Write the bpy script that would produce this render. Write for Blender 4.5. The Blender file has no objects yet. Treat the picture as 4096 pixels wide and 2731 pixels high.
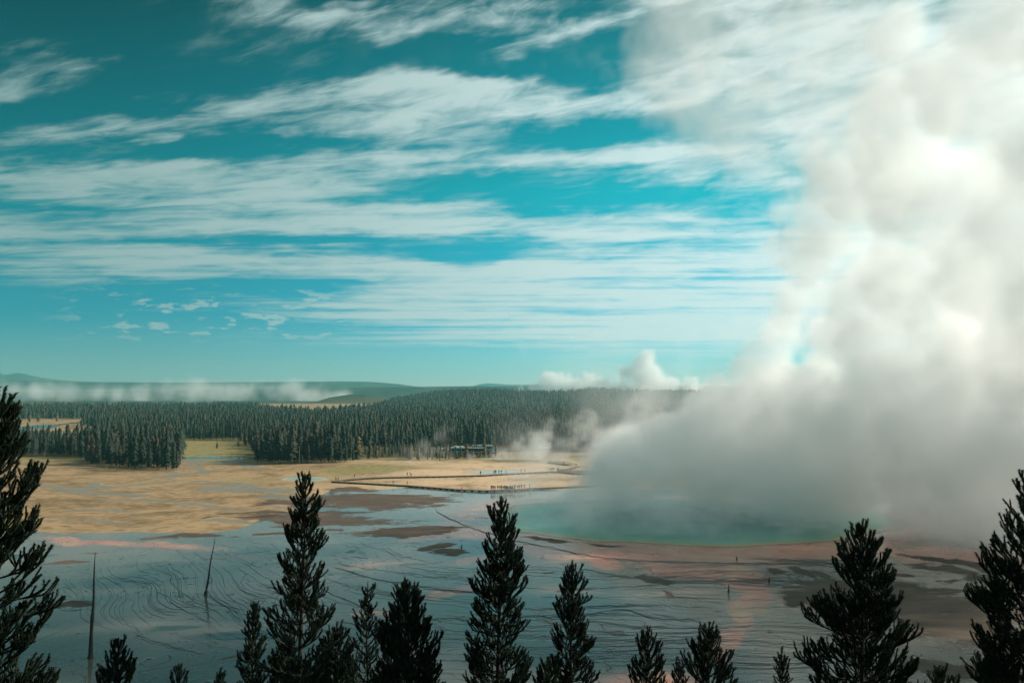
import bpy, bmesh, math, random
import numpy as np
from mathutils import Vector, Matrix

random.seed(7)
RNG = np.random.default_rng(11)
scene = bpy.context.scene
COL = scene.collection

# ------------------------------------------------------------------ camera
CAM_Z = 35.0
FOC = 796.4                      # focal length in pixels of a 1024 wide frame (28 mm on 36 mm)
PITCH = math.atan((390.0 - 341.0) / FOC)
cam_data = bpy.data.cameras.new("camera")
cam_data.sensor_width = 36.0
cam_data.lens = 28.0
cam_data.clip_start = 0.3
cam_data.clip_end = 60000.0
cam = bpy.data.objects.new("camera", cam_data)
COL.objects.link(cam)
cam.location = (0.0, 0.0, CAM_Z)
cam.rotation_euler = (math.pi / 2 + PITCH, 0.0, 0.0)
scene.camera = cam

# ------------------------------------------------------------------ render settings
SUN_EL = math.radians(30.0)
SUN_AZ = math.radians(76.0)      # clockwise from the viewing direction (+Y): to the right, slightly ahead
cy = scene.cycles
cy.use_denoising = True
cy.use_adaptive_sampling = True
cy.adaptive_threshold = 0.02
cy.max_bounces = 16
cy.diffuse_bounces = 2
cy.glossy_bounces = 3
cy.transmission_bounces = 4
cy.transparent_max_bounces = 12
cy.volume_bounces = 12
cy.volume_step_rate = 3.0
cy.volume_max_steps = 160
cy.caustics_reflective = False
cy.caustics_refractive = False
vs = scene.view_settings
vs.view_transform = 'Standard'
vs.look = 'None'
vs.exposure = 0.55
vs.gamma = 1.0
vs.use_curve_mapping = False


class NT:
    """small helper to write shader node graphs"""
    def __init__(self, tree):
        self.t = tree
        self.n = tree.nodes
        self.l = tree.links

    def node(self, typ, **kw):
        nd = self.n.new(typ)
        for k, v in kw.items():
            setattr(nd, k, v)
        return nd

    def put(self, sock, v):
        if isinstance(v, bpy.types.NodeSocket):
            self.l.new(v, sock)
        elif v is not None:
            if isinstance(v, (tuple, list)) and len(v) == 3 and sock.type == 'RGBA':
                v = (*v, 1.0)
            sock.default_value = v

    def m(self, op, a, b=None, c=None, clamp=False):
        nd = self.node('ShaderNodeMath', operation=op, use_clamp=clamp)
        self.put(nd.inputs[0], a)
        if b is not None:
            self.put(nd.inputs[1], b)
        if c is not None:
            self.put(nd.inputs[2], c)
        return nd.outputs[0]

    def vm(self, op, a, b=None):
        nd = self.node('ShaderNodeVectorMath', operation=op)
        self.put(nd.inputs[0], a)
        if b is not None:
            self.put(nd.inputs[1], b)
        return nd.outputs[0]

    def xyz(self, x, y, z=0.0):
        nd = self.node('ShaderNodeCombineXYZ')
        for s, v in zip(nd.inputs, (x, y, z)):
            self.put(s, v)
        return nd.outputs[0]

    def sep(self, v):
        nd = self.node('ShaderNodeSeparateXYZ')
        self.put(nd.inputs[0], v)
        return nd.outputs

    def noise(self, vec, scale=1.0, detail=3.0, rough=0.55, dist=0.0, lac=2.0):
        nd = self.node('ShaderNodeTexNoise')
        self.put(nd.inputs['Vector'], vec)
        self.put(nd.inputs['Scale'], scale)
        nd.inputs['Detail'].default_value = detail
        nd.inputs['Roughness'].default_value = rough
        nd.inputs['Distortion'].default_value = dist
        nd.inputs['Lacunarity'].default_value = lac
        return nd.outputs['Fac']

    def ramp(self, fac, stops, interp='LINEAR'):
        nd = self.node('ShaderNodeValToRGB')
        cr = nd.color_ramp
        cr.interpolation = interp
        while len(cr.elements) < len(stops):
            cr.elements.new(0.5)
        for e, (p, c) in zip(cr.elements, stops):
            e.position = p
            e.color = (c, c, c, 1) if isinstance(c, (int, float)) else (*c, 1)
        self.put(nd.inputs[0], fac)
        return nd.outputs['Color']

    def smooth(self, v, lo, hi, a=0.0, b=1.0):
        nd = self.node('ShaderNodeMapRange', interpolation_type='SMOOTHSTEP')
        self.put(nd.inputs['Value'], v)
        self.put(nd.inputs['From Min'], lo)
        self.put(nd.inputs['From Max'], hi)
        self.put(nd.inputs['To Min'], a)
        self.put(nd.inputs['To Max'], b)
        return nd.outputs['Result']

    def mix(self, f, a, b, mode='MIX'):
        nd = self.node('ShaderNodeMix', data_type='RGBA', blend_type=mode)
        self.put(nd.inputs[0], f)
        self.put(nd.inputs[6], a)
        self.put(nd.inputs[7], b)
        return nd.outputs[2]


# ------------------------------------------------------------------ sky
# cirrus cover of the sky, rows of falling elevation, columns from left to right, 0 = clear, 9 = dense
SKY_ROWS = [
    (0,   "11124113313566665"),
    (16,  "11113536442466665"),
    (32,  "11111455210255555"),
    (48,  "13012112010455555"),
    (64,  "34211210014455555"),
    (80,  "43011266624555555"),
    (96,  "41025677765565555"),
    (112, "00146665565345555"),
    (128, "01553554412155555"),
    (144, "24100124425333555"),
    (160, "22112476556344555"),
    (176, "55464541021555555"),
    (192, "56567531123344555"),
    (208, "54355775244344555"),
    (224, "54577887555443555"),
    (240, "55421112154355555"),
    (256, "23677651346666555"),
    (272, "24455667766555555"),
    (288, "12011266667877555"),
    (304, "00123677678777555"),
    (320, "00112456657766555"),
    (336, "00012346677776444"),
    (352, "00000011233433222"),
    (368, "00000000001111111"),
    (388, "00000000000000000"),
]


def img_to_UV(px, py):
    u = (px - 512) / FOC
    v = (341.0 - py) / FOC
    c, s = math.cos(PITCH), math.sin(PITCH)
    y = c - v * s
    z = s + v * c
    return u / y, z / y


def build_world():
    w = bpy.data.worlds.new("World")
    scene.world = w
    w.use_nodes = True
    g = NT(w.node_tree)
    g.n.clear()
    out = g.node('ShaderNodeOutputWorld')
    bg = g.node('ShaderNodeBackground')
    g.l.new(bg.outputs[0], out.inputs[0])
    sky = g.node('ShaderNodeTexSky', sky_type='NISHITA')
    sky.sun_disc = False
    sky.sun_elevation = SUN_EL
    sky.sun_rotation = SUN_AZ
    sky.altitude = 2200.0
    sky.air_density = 1.0
    sky.dust_density = 0.6
    sky.ozone_density = 2.0
    tc = g.node('ShaderNodeTexCoord')
    d = g.sep(g.vm('NORMALIZE', tc.outputs['Generated']))
    A = g.m('ARCTAN2', d[0], d[1])
    E = g.m('ARCSINE', d[2])
    Ap = g.m('SUBTRACT', g.m('PINGPONG', g.m('ADD', A, 0.61), 1.22), 0.61)
    U = g.m('TANGENT', Ap)
    V = g.m('DIVIDE', g.m('TANGENT', g.m('MAXIMUM', E, 0.0)), g.m('COSINE', Ap))
    # warped lookup so that the coarse cover map gets natural edges
    lv = g.m('LOGARITHM', g.m('ADD', V, 0.07), math.e)
    flow = g.smooth(V, 0.08, 0.42, -0.03, 0.24)
    t = g.m('SUBTRACT', lv, g.m('MULTIPLY', flow, g.m('MULTIPLY', U, 1.9)))
    wv = g.xyz(g.m('MULTIPLY', U, 4.0), g.m('MULTIPLY', t, 3.0), 0.3)
    warp = g.m('SUBTRACT', g.noise(wv, 1.6, 4.0, 0.6), 0.5)
    warp2 = g.m('SUBTRACT', g.noise(g.xyz(g.m('MULTIPLY', U, 3.0), g.m('MULTIPLY', t, 5.0), 5.1), 1.5, 4.0, 0.6), 0.5)
    Vw = g.m('ADD', V, g.m('MULTIPLY', warp, g.m('MULTIPLY', g.m('ADD', V, 0.06), 0.22)))
    Uw = g.m('ADD', U, g.m('MULTIPLY', warp2, 0.22))
    ncol = 17
    u0 = img_to_UV(0, 200)[0]
    du = (img_to_UV(1024, 200)[0] - u0) / (ncol - 1)
    VMAX = 0.60
    acc = None
    vf = g.m('DIVIDE', Vw, VMAX, clamp=True)
    pos = [img_to_UV(512, r[0])[1] / VMAX for r in SKY_ROWS][::-1]
    for c in range(ncol):
        stops = [(max(0.0, p), int(r[1][c]) / 9.0) for p, r in zip(pos, SKY_ROWS[::-1])]
        rv = g.ramp(vf, stops, 'LINEAR')
        # triangular weight of this column
        dist = g.m('ABSOLUTE', g.m('SUBTRACT', Uw, u0 + c * du))
        wgt = g.m('SUBTRACT', 1.0, g.m('DIVIDE', dist, du), clamp=True)
        acc = g.m('MULTIPLY', wgt, rv) if acc is None else g.m('MULTIPLY_ADD', wgt, rv, acc)
    # wisps along the flow, finer towards the horizon
    n1 = g.noise(g.xyz(g.m('MULTIPLY', U, 3.2), g.m('MULTIPLY', t, 9.0), 1.7), 1.0, 6.0, 0.58, 0.35)
    n2 = g.noise(g.xyz(g.m('MULTIPLY', g.m('ADD', U, g.m('MULTIPLY', t, -0.35)), 13.0), g.m('MULTIPLY', t, 20.0), 4.0), 1.0, 6.0, 0.62, 0.8)
    n3 = g.noise(g.xyz(g.m('MULTIPLY', U, 1.6), g.m('MULTIPLY', lv, 24.0), 9.0), 1.0, 5.0, 0.55, 0.25)
    det = g.m('ADD', g.m('MULTIPLY', g.m('SUBTRACT', n1, 0.5), 1.5), g.m('MULTIPLY', g.m('SUBTRACT', n2, 0.5), 1.0))
    det = g.m('ADD', det, g.m('MULTIPLY', g.m('SUBTRACT', n3, 0.5), g.smooth(V, 0.10, 0.30, 1.5, 0.3)))
    edge = g.smooth(acc, 0.0, 0.35, 0.25, 1.0)
    cov = g.m('ADD', acc, g.m('MULTIPLY', det, edge))
    cov = g.smooth(cov, 0.11, 0.85)
    cov = g.m('MULTIPLY', cov, g.smooth(E, 0.012, 0.07))
    # small fair weather tufts low on the left
    tn = g.noise(g.xyz(g.m('MULTIPLY', U, 22.0), g.m('MULTIPLY', V, 80.0), 2.0), 1.0, 4.0, 0.6, 0.1)
    band = g.m('MULTIPLY', g.smooth(V, 0.055, 0.075), g.smooth(V, 0.14, 0.11))
    band = g.m('MULTIPLY', band, g.m('MULTIPLY', g.smooth(U, -0.62, -0.48), g.smooth(U, -0.10, -0.26)))
    tuft = g.m('MULTIPLY', g.smooth(tn, 0.53, 0.62), g.m('MULTIPLY', band, 0.75))
    cov = g.m('MAXIMUM', cov, tuft)
    # colour of the clear sky: the atmosphere, graded to the teal of the photograph
    tint = g.ramp(g.m('DIVIDE', V, 0.6, clamp=True), [(0.0, SKY_LOW), (0.06, tuple(0.5 * (a + b) for a, b in zip(SKY_LOW, SKY_LOW2))), (0.16, SKY_LOW2), (0.42, SKY_MID), (0.85, SKY_TOP)])
    skyc = g.mix(1.0, sky.outputs[0], tint, 'MULTIPLY')
    toward = g.m('DIVIDE', g.m('ADD', g.m('SINE', A), 1.0), 2.0)
    side = g.smooth(toward, 0.2, 0.6, 0.62, 1.20)
    skyc = g.mix(1.0, skyc, g.xyz(side, side, side), 'MULTIPLY')
    ccol = g.mix(g.smooth(toward, 0.15, 0.75), CLOUD_DIM, CLOUD_LIT)
    col = g.mix(g.m('MULTIPLY', cov, 0.93), skyc, ccol)
    g.put(bg.inputs[0], col)
    bg.inputs[1].default_value = 0.1
    return w


HAZE = 0.0001
SKY_LOW = (0.60, 0.58, 0.66)
SKY_LOW2 = (0.06, 0.63, 0.64)
SKY_MID = (0.0, 0.88, 0.63)
SKY_TOP = (0.0, 0.49, 0.32)
CLOUD_DIM = (1.9, 2.9, 2.85)
CLOUD_LIT = (5.2, 6.3, 6.3)
build_world()

sun_data = bpy.data.lights.new("sun", 'SUN')
sun_data.energy = 5.0
sun_data.angle = math.radians(0.5)
sun_data.color = (1.0, 0.89, 0.76)
sun = bpy.data.objects.new("sun", sun_data)
COL.objects.link(sun)
sdir = Vector((math.sin(SUN_AZ) * math.cos(SUN_EL), math.cos(SUN_AZ) * math.cos(SUN_EL), math.sin(SUN_EL)))
sun.rotation_euler = (-sdir).to_track_quat('-Z', 'Y').to_euler()
sun.location = (60, 0, 120)


# ------------------------------------------------------------------ pixel of the photograph -> place in the world
def ray(px, py):
    u = (px - 512) / FOC
    v = (341.0 - py) / FOC
    c, s = math.cos(PITCH), math.sin(PITCH)
    return u, c - v * s, s + v * c


def W(px, py, z=0.0):
    x, y, dz = ray(px, py)
    k = (z - CAM_Z) / dz
    return Vector((x * k, y * k, z))


def P(px, py, depth):
    x, y, dz = ray(px, py)
    k = depth / y
    return Vector((x * k, depth, CAM_Z + dz * k))


def project(x, y, z):
    """arrays -> pixel coordinates"""
    c, s = math.cos(PITCH), math.sin(PITCH)
    zz = z - CAM_Z
    f = y * c + zz * s
    v = -y * s + zz * c
    f = np.where(f > 0.01, f, 0.01)
    return 512 + FOC * x / f, 341.0 - FOC * v / f


def tag(o, label=None, cat=None, group=None, kind=None):
    if label:
        o['label'] = label
    if cat:
        o['category'] = cat
    if group:
        o['group'] = group
    if kind:
        o['kind'] = kind
    return o


def mesh_obj(name, verts, faces, mat=None, parent=None, smooth=False):
    me = bpy.data.meshes.new(name)
    if isinstance(verts, np.ndarray):
        nv = len(verts)
        me.vertices.add(nv)
        me.vertices.foreach_set('co', verts.astype(np.float32).ravel())
        faces = np.asarray(faces, dtype=np.int32)
        k = faces.shape[1]
        me.loops.add(faces.size)
        me.loops.foreach_set('vertex_index', faces.ravel())
        me.polygons.add(len(faces))
        me.polygons.foreach_set('loop_start', np.arange(0, faces.size, k, dtype=np.int32))
        me.update(calc_edges=True)
    else:
        me.from_pydata(verts, [], faces)
        me.update()
    if mat is not None:
        for mm in (mat if isinstance(mat, (list, tuple)) else [mat]):
            me.materials.append(mm)
    if smooth:
        me.polygons.foreach_set('use_smooth', [True] * len(me.polygons))
    o = bpy.data.objects.new(name, me)
    COL.objects.link(o)
    if parent is not None:
        o.parent = parent
    return o


def empty(name, loc=(0, 0, 0), rz=0.0):
    o = bpy.data.objects.new(name, None)
    o.empty_display_size = 0.3
    COL.objects.link(o)
    o.location = loc
    o.rotation_euler = (0, 0, rz)
    return o


def material(name):
    m = bpy.data.materials.new(name)
    m.use_nodes = True
    g = NT(m.node_tree)
    g.n.clear()
    out = g.node('ShaderNodeOutputMaterial')
    b = g.node('ShaderNodeBsdfPrincipled')
    g.l.new(b.outputs[0], out.inputs[0])
    return m, g, b, out


def plain(name, col, rough=0.7, metal=0.0, var=0.25, scale=3.0, spec=0.4):
    m, g, b, out = material(name)
    tcn = g.node('ShaderNodeTexCoord')
    n = g.noise(tcn.outputs['Object'], scale, 4.0, 0.6)
    c = g.mix(n, tuple(x * (1 - var) for x in col), tuple(min(1, x * (1 + var)) for x in col))
    g.put(b.inputs['Base Color'], c)
    b.inputs['Roughness'].default_value = rough
    b.inputs['Metallic'].default_value = metal
    b.inputs['Specular IOR Level'].default_value = spec
    return m

# ------------------------------------------------------------------ numpy noise
def vnoise(x, y, seed=0):
    xi = np.floor(x).astype(np.int64)
    yi = np.floor(y).astype(np.int64)
    xf = x - xi
    yf = y - yi
    xf = xf * xf * (3 - 2 * xf)
    yf = yf * yf * (3 - 2 * yf)

    def h(a, b):
        n = (a * 374761393 + b * 668265263 + seed * 144269) & 0xffffffff
        n = ((n ^ (n >> 13)) * 1274126177) & 0xffffffff
        return ((n ^ (n >> 16)) & 0xffff) / 65535.0
    a = h(xi, yi) * (1 - xf) + h(xi + 1, yi) * xf
    b = h(xi, yi + 1) * (1 - xf) + h(xi + 1, yi + 1) * xf
    return a * (1 - yf) + b * yf


def fbm(x, y, octv=4, seed=0, gain=0.5):
    s = 0.0
    a = 1.0
    t = 0.0
    for i in range(octv):
        s = s + a * vnoise(x * 2 ** i + 17.3 * i, y * 2 ** i - 9.1 * i, seed + i)
        t += a
        a *= gain
    return s / t


def sstep(v, lo, hi):
    t = np.clip((v - lo) / (hi - lo), 0, 1)
    return t * t * (3 - 2 * t)


# ------------------------------------------------------------------ shape of the land
def crest(pxs, tops, base):
    """azimuth table of a ridge: pixel column -> row of its crest"""
    return np.array(pxs, float), np.array(tops, float)


RIDGES = [
    # (distance, half depth in front, depth behind, columns, rows, roughness)
    (2000, 620, 700, [-500, 290, 340, 375, 400, 435, 460, 490, 512, 550, 575, 600, 625, 700, 1100, 1600],
     [424, 424, 409, 404.5, 400, 395.3, 392.8, 392.3, 393.2, 394.4, 393.2, 391.6, 393.4, 394, 393, 397], 0.15),
    (2350, 250, 300, [-600, 290, 330, 350, 365, 380, 400, 430, 1800], [410, 410, 397, 394, 393.5, 395, 400, 410, 410], 0.6),
    (3500, 700, 800, [-700, -100, 50, 100, 180, 256, 310, 360, 417, 470, 512, 600, 700, 1100, 1700],
     [384, 386, 392, 391, 389.5, 389, 388, 387, 386.3, 385.6, 386, 386.3, 386, 385, 385], 0.35),
    (5600, 900, 900, [-900, -100, 30, 98, 160, 256, 300, 350, 375, 400, 417, 470, 520, 1100, 1700],
     [380, 380.5, 380, 381.5, 382, 381.5, 381.2, 380.8, 381.5, 383.6, 386, 388, 388, 386, 386], 0.3),
    (8000, 1200, 900, [-900, -200, -60, -20, 0, 5, 10, 15, 20, 26, 33, 45, 60, 80, 100, 150, 455, 470, 480, 488, 500, 512, 540, 600, 1700],
     [374, 374, 373, 372, 372, 374.5, 373.6, 372.6, 372.3, 373.5, 375.6, 377.5, 379.5, 381, 382.5, 390, 390, 386.5, 383.6, 382.6, 383.5, 384.2, 384, 386, 386], 0.5),
]


def land(x, y):
    """height of the ground"""
    x = np.asarray(x, float)
    y = np.asarray(y, float)
    r = np.hypot(x, y)
    yy = np.where(y > 1.0, y, 1.0)
    col = 512 + FOC * np.clip(x / yy, -3, 3)
    z = np.zeros_like(r)
    for i, (D, df, db, cx, cr, rough) in enumerate(RIDGES):
        cz = CAM_Z - (np.interp(col, cx, cr) - 390.0) * D / FOC
        n = fbm(x / 420.0 + 3 * i, y / 420.0, 4, 20 + i) - 0.5
        s = np.where(y < D, 1 - (D - y) / df, 1 - (y - D) / db)
        s = sstep(np.clip(s, 0, 1), 0, 1)
        zz = np.maximum(cz, 0) * s + n * rough * 30 * s * (1 - s) * 4 * min(1, D / 4000)
        z = np.maximum(z, np.where(y > 10, zz, 0))
    # the slope the photographer stands on: falls away in front, goes on behind and to both sides
    n = fbm(x / 25.0, y / 25.0, 3, 5) - 0.5
    edge = 80.0 + 8.0 * np.sin(x / 60.0) + 0.10 * np.abs(x)
    s = (edge - y) / edge
    hill = np.where(y > 0, (CAM_Z - 1.7) * np.clip(s, 0, 1) ** 1.12, (CAM_Z - 1.7) + 26.0 * (1 - np.exp(y / 110.0)))
    # added rise on the unseen right of the bluff, to shade the foreground pines
    rx = sstep(x - 0.9 * np.maximum(y, 0), 16.0, 75.0) * sstep(y, 70, 25)
    hill = hill + 30.0 * rx * (y > -250)
    hill = hill + n * 1.6 * sstep(s, 0.02, 0.2) * sstep(np.hypot(x, y), 1.0, 9.0)
    z = np.maximum(z, hill)
    # gentle unevenness far out
    z = z + (fbm(x / 300.0, y / 300.0, 3, 9) - 0.5) * 2.0 * sstep(r, 480, 900) * (y > 0)
    return z


# ------------------------------------------------------------------ what covers the ground, painted in plan
def inpoly(px, py, poly):
    poly = np.array(poly, float)
    c = np.zeros(px.shape, bool)
    n = len(poly)
    j = n - 1
    for i in range(n):
        xi, yi = poly[i]
        xj, yj = poly[j]
        if yi != yj:
            cond = ((yi > py) != (yj > py)) & (px < (xj - xi) * (py - yi) / (yj - yi) + xi)
            c ^= cond
        j = i
    return c


def lens(px, py, cx, cyy, hx, hy, ang=0.0):
    """soft ellipse, 1 in the middle, 0 at its rim, falling below 0 outside"""
    a = math.radians(ang)
    dx = px - cx
    dy = py - cyy
    u = dx * math.cos(a) + dy * math.sin(a)
    v = -dx * math.sin(a) + dy * math.cos(a)
    return 1 - np.sqrt((u / hx) ** 2 + (v / hy) ** 2)


def dist_poly(px, py, pts, sy=3.0):
    """distance in pixels to a polyline, vertical distances weighted"""
    best = np.full(px.shape, 1e9)
    pts = [(a, b * sy) for a, b in pts]
    q = py * sy
    for (x0, y0), (x1, y1) in zip(pts[:-1], pts[1:]):
        dx, dy = x1 - x0, y1 - y0
        t = np.clip(((px - x0) * dx + (q - y0) * dy) / (dx * dx + dy * dy + 1e-9), 0, 1)
        best = np.minimum(best, np.hypot(px - x0 - t * dx, q - y0 - t * dy))
    return best


POOL_C = np.array([49.0, 221.0])
POOL_R = np.array([56.0, 38.0])


def pool_r(x, y):
    """1 at the rim of the big spring"""
    a = np.arctan2((y - POOL_C[1]) / POOL_R[1], (x - POOL_C[0]) / POOL_R[0])
    wob = 1 + 0.035 * np.sin(3 * a + 1.0) + 0.03 * np.sin(5 * a + 2.2) + 0.012 * np.sin(11 * a) + 0.006 * np.sin(23 * a)
    return np.hypot((x - POOL_C[0]) / POOL_R[0], (y - POOL_C[1]) / POOL_R[1]) / wob


MUD = [  # brown mats and sand tongues standing above the thin water: cx, cy, half length, half height, tilt
    (365, 500.5, 82, 7.2, 1), (300, 512.3, 56, 1.8, 0), (305, 518.5, 88, 5.0, 1), (412, 529.3, 58, 4.6, -1.5),
    (350, 489.8, 30, 2.2, 1), (410, 497, 40, 4.0, 0), (330, 528.5, 16, 1.2, 0), (300, 505, 50, 1.8, 2), (440, 500, 28, 1.2, 2),
    (206, 535.5, 26, 3.0, -2), (160, 538, 20, 1.8, 3), (270, 532, 22, 2.0, -3), (66, 561, 22, 1.4, 0), (76, 602, 26, 3.2, -7),
    (652, 578.5, 20, 4.4, 6), (549, 571, 7, 1.8, -20), (433, 548, 16, 3.0, -8), (456, 553, 24, 3.0, -4),
    (778, 570, 12, 3.6, 0), (808, 571, 14, 3.4, 25), (828, 574, 15, 4.0, 18), (845, 592, 60, 14, 4), (793, 598, 12, 8, 0),
    (890, 597, 90, 24, 6), (960, 612, 100, 26, 8), (1010, 622, 90, 32, 8), (1080, 620, 120, 30, 4), (940, 604, 40, 18, 10),
    (950, 560.5, 46, 3.0, 8.5), (940, 566.5, 30, 2.8, 10), (895, 571.5, 18, 2.6, 6), (990, 570, 26, 1.8, 10),
    (940, 666, 42, 6.5, 7), (1010, 676, 50, 6, 7), (740, 583, 22, 1.2, 0), (790, 586, 14, 1.4, 0), (604, 545.5, 26, 2.0, 5), (548, 538, 22, 1.6, 7),
    (1005, 580, 50, 3.5, 10), (660, 591, 9, 2.5, 20), (575, 592, 22, 1.2, 0),
]
ORANGE = [  # heat loving mats: cx, cy, half length, half height, tilt, strength
    (545, 550, 50, 9, 8, .8), (470, 536, 60, 6, 6, .7), (430, 537, 34, 4, -3, .6), (476, 558, 22, 3, -12, .9), (455, 592, 34, 4.5, -14, .8),
    (640, 555, 90, 9, 4, .7), (700, 556, 120, 12, 1, .9), (760, 553, 120, 10, -3, .8), (600, 561, 24, 7, 20, .7), (690, 572, 60, 9, 8, .8),
    (740, 580, 40, 13, 30, .85), (755, 590, 26, 16, 60, .7), (742, 610, 14, 24, 15, .8), (728, 635, 13, 20, 30, .7), (716, 648, 20, 10, 20, .45),
    (830, 552, 80, 8, -4, .7), (905, 530, 50, 14, -25, .8), (935, 520, 40, 10, -10, .6), (975, 556, 90, 8, 6, .9), (1000, 524, 60, 8, 6, .5),
    (905, 553, 40, 7, 10, .6), (1020, 562, 60, 8, 8, .6), (380, 613, 18, 2, 0, .8), (370, 612, 14, 2, 0, .6), (90, 541, 60, 3.5, 2, .8), (170, 545, 60, 3, 2, .4),
    (240, 556, 30, 2, 0, .2), (360, 568, 60, 2.4, -6, .25), (660, 680, 60, 16, 0, .3), (800, 600, 40, 10, 10, .35), (560, 590, 40, 5, 5, .2), (1100, 540, 80, 30, 0, .5)]
LINES = [  # bold terrace steps and drainage lines seen in the water: points, weight
    ([(434, 506), (436, 511), (441, 514), (449, 518), (458, 522), (470, 527), (492, 533), (520, 541), (553, 547), (577, 553), (608, 557.5), (643, 560), (700, 562), (768, 563), (900, 563)], 1.7),
    ([(577, 567.5), (598, 571), (620, 575), (650, 578), (690, 580.5), (740, 580), (775, 577)], 1.3),
    ([(660, 575), (700, 577), (757, 582), (800, 586)], 1.2),
    ([(540, 596.5), (580, 597), (610, 596.5), (660, 595.5), (705, 597)], .9),
    ([(535, 615), (548, 616.5), (562, 614), (588, 613.5), (604, 610), (621, 609), (634, 611), (651, 616.5), (668, 618.5), (700, 618)], 2.0),
    ([(500, 627), (542, 625.5), (565, 622.5), (594, 620.5), (612, 622), (630, 625.5), (670, 626)], 1.8),
    ([(575, 607.5), (600, 605.5), (625, 604), (640, 603)], 1.5),
    ([(332, 566), (345, 569), (359, 574), (380, 579), (403, 583), (420, 586), (450, 589), (480, 592)], 1.5),
    ([(338, 563), (365, 568), (400, 572), (440, 577), (475, 578)], .8),
    ([(300, 580), (320, 586), (332, 594), (345, 598), (360, 606), (372, 612)], 1.4),
    ([(270, 600), (285, 608), (300, 611), (316, 614), (330, 620)], 1.4),
    ([(278, 617), (300, 622), (318, 629), (350, 633)], 1.2),
    ([(405, 617), (420, 619.5), (430, 617.5), (447, 617), (470, 618.5), (490, 620), (520, 619)], 2.0),
    ([(335, 620), (352, 623), (368, 628), (400, 630)], 1.3),
    ([(150, 590), (168, 596), (172, 603), (185, 610), (200, 618), (215, 622)], 1.0),
    ([(163, 571), (172, 575), (170, 582), (180, 590), (190, 597), (205, 602), (225, 606), (250, 610)], .9),
    ([(205, 572), (212, 580), (205, 588), (213, 596), (222, 604), (235, 610), (252, 618)], .8),
    ([(236, 566), (246, 574), (240, 582), (252, 592)], .8),
    ([(350, 543), (360, 550), (368, 558), (362, 564), (372, 570)], .6),
    ([(378, 545), (390, 552), (398, 558)], .6), ([(360, 543), (380, 549), (400, 556), (430, 561)], .6),
    ([(480, 634), (530, 636), (600, 633), (680, 636), (760, 640)], .9), ([(470, 645), (560, 647), (640, 645), (700, 649)], .9),
    ([(760, 562), (800, 559), (850, 560)], .9),
]
WET_TAN = [  # shallow runoff crossing the dry flat
    (68, 489, 26, 2.4, 5), (105, 492, 45, 1.8, 3), (88, 487, 14, 3, -20), (47, 487, 30, 1.4, 4), (205, 462, 28, 2.2, 4), (222, 458, 22, 2.0, 10), (195, 468, 12, 2.4, 20), (244, 464, 22, 1.8, 8),
    (150, 500, 60, 1.5, 2), (210, 506, 40, 1.4, 4), (185, 473, 45, 1.2, -8), (250, 489, 60, 4.0, 2), (225, 483, 40, 1.0, 4), (130, 484, 60, 1.0, -5),
    (95, 511, 40, 1.0, 0), (240, 521, 40, 1.1, 3), (330, 508.5, 70, 1.0, 1), (90, 521, 70, .9, 2), (290, 497.5, 30, 2.6, 2)]


def covers(x, y):
    px, py = project(x, y, np.zeros_like(x))
    wx = (fbm(x / 9.0, y / 16.0, 5, 31) - 0.5)
    wy = (fbm(x / 9.0 + 40, y / 16.0, 5, 37) - 0.5)
    depth_scale = np.clip((py - 390) / 150.0, 0.2, 2)
    qx = px + wx * 26 * depth_scale
    qy = py + wy * 5.5 * depth_scale
    # wet terraces: below this line in the picture, i.e. nearer than the dry flat
    edge = np.interp(qx, [-400, 0, 60, 130, 200, 235, 290, 330, 372, 420, 480, 600, 800, 1500],
                     [531, 531.5, 533, 531, 533, 528, 512, 490, 488.5, 487, 489, 489, 489, 489])
    d_edge = qy - edge
    shallow = sstep(d_edge, -1.2, 1.2)
    damp = np.full_like(px, -1.0)
    for l in WET_TAN:
        damp = np.maximum(damp, lens(px + wx * 40 * depth_scale, py + wy * 9 * depth_scale, *l))
    mud = np.zeros_like(px)
    for l in MUD:
        mud = np.maximum(mud, np.clip(lens(px + wx * 34 * depth_scale, py + wy * 11.0 * depth_scale, *l) + 0.42, 0, 1))
    orange = np.zeros_like(px)
    for l in ORANGE:
        orange = np.maximum(orange, sstep(lens(px + wx * 30 * depth_scale, py + wy * 9 * depth_scale, *l[:5]), -0.25, 0.9) * l[5])
    pr = pool_r(x, y)
    orange = np.maximum(orange, 0.9 * sstep(pr, 1.36, 1.04) * (0.6 + wx))
    lines = np.zeros_like(px)
    # grass on the dry flat and the meadows
    green = sstep(fbm(x / 60.0, y / 60.0, 4, 51), 0.42, 0.62) * sstep(py, 500, 470)
    meadow = inpoly(px, py, [(150, 438), (262, 437), (262, 460), (150, 460)]).astype(float)
    green = np.maximum(green * 0.8, meadow)
    green = np.maximum(green, sstep(py, 463, 458) * 0.9 * (py > 440))
    river_meadow = inpoly(px, py, [(-400, 418), (104, 418), (104, 433), (93, 446), (-400, 446)]).astype(float)
    glade = inpoly(px, py, [(135, 411), (230, 411), (230, 416), (135, 416)]).astype(float)
    plain_far = ((y > 1480) & (y < 2100) & (px < 392)).astype(float)
    wood = sstep(py, 458.5, 455.5) * (1 - np.maximum(np.maximum(meadow, river_meadow), np.maximum(glade, plain_far)))
    green = green * (1 - river_meadow * 0.7) * (1 - plain_far * 0.5)
    return dict(damp=np.clip(damp + 0.5, 0, 1), shallow=shallow, mud=mud, orange=orange, line=lines, green=green, wood=wood, px=px, py=py, pr=pr)


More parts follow.
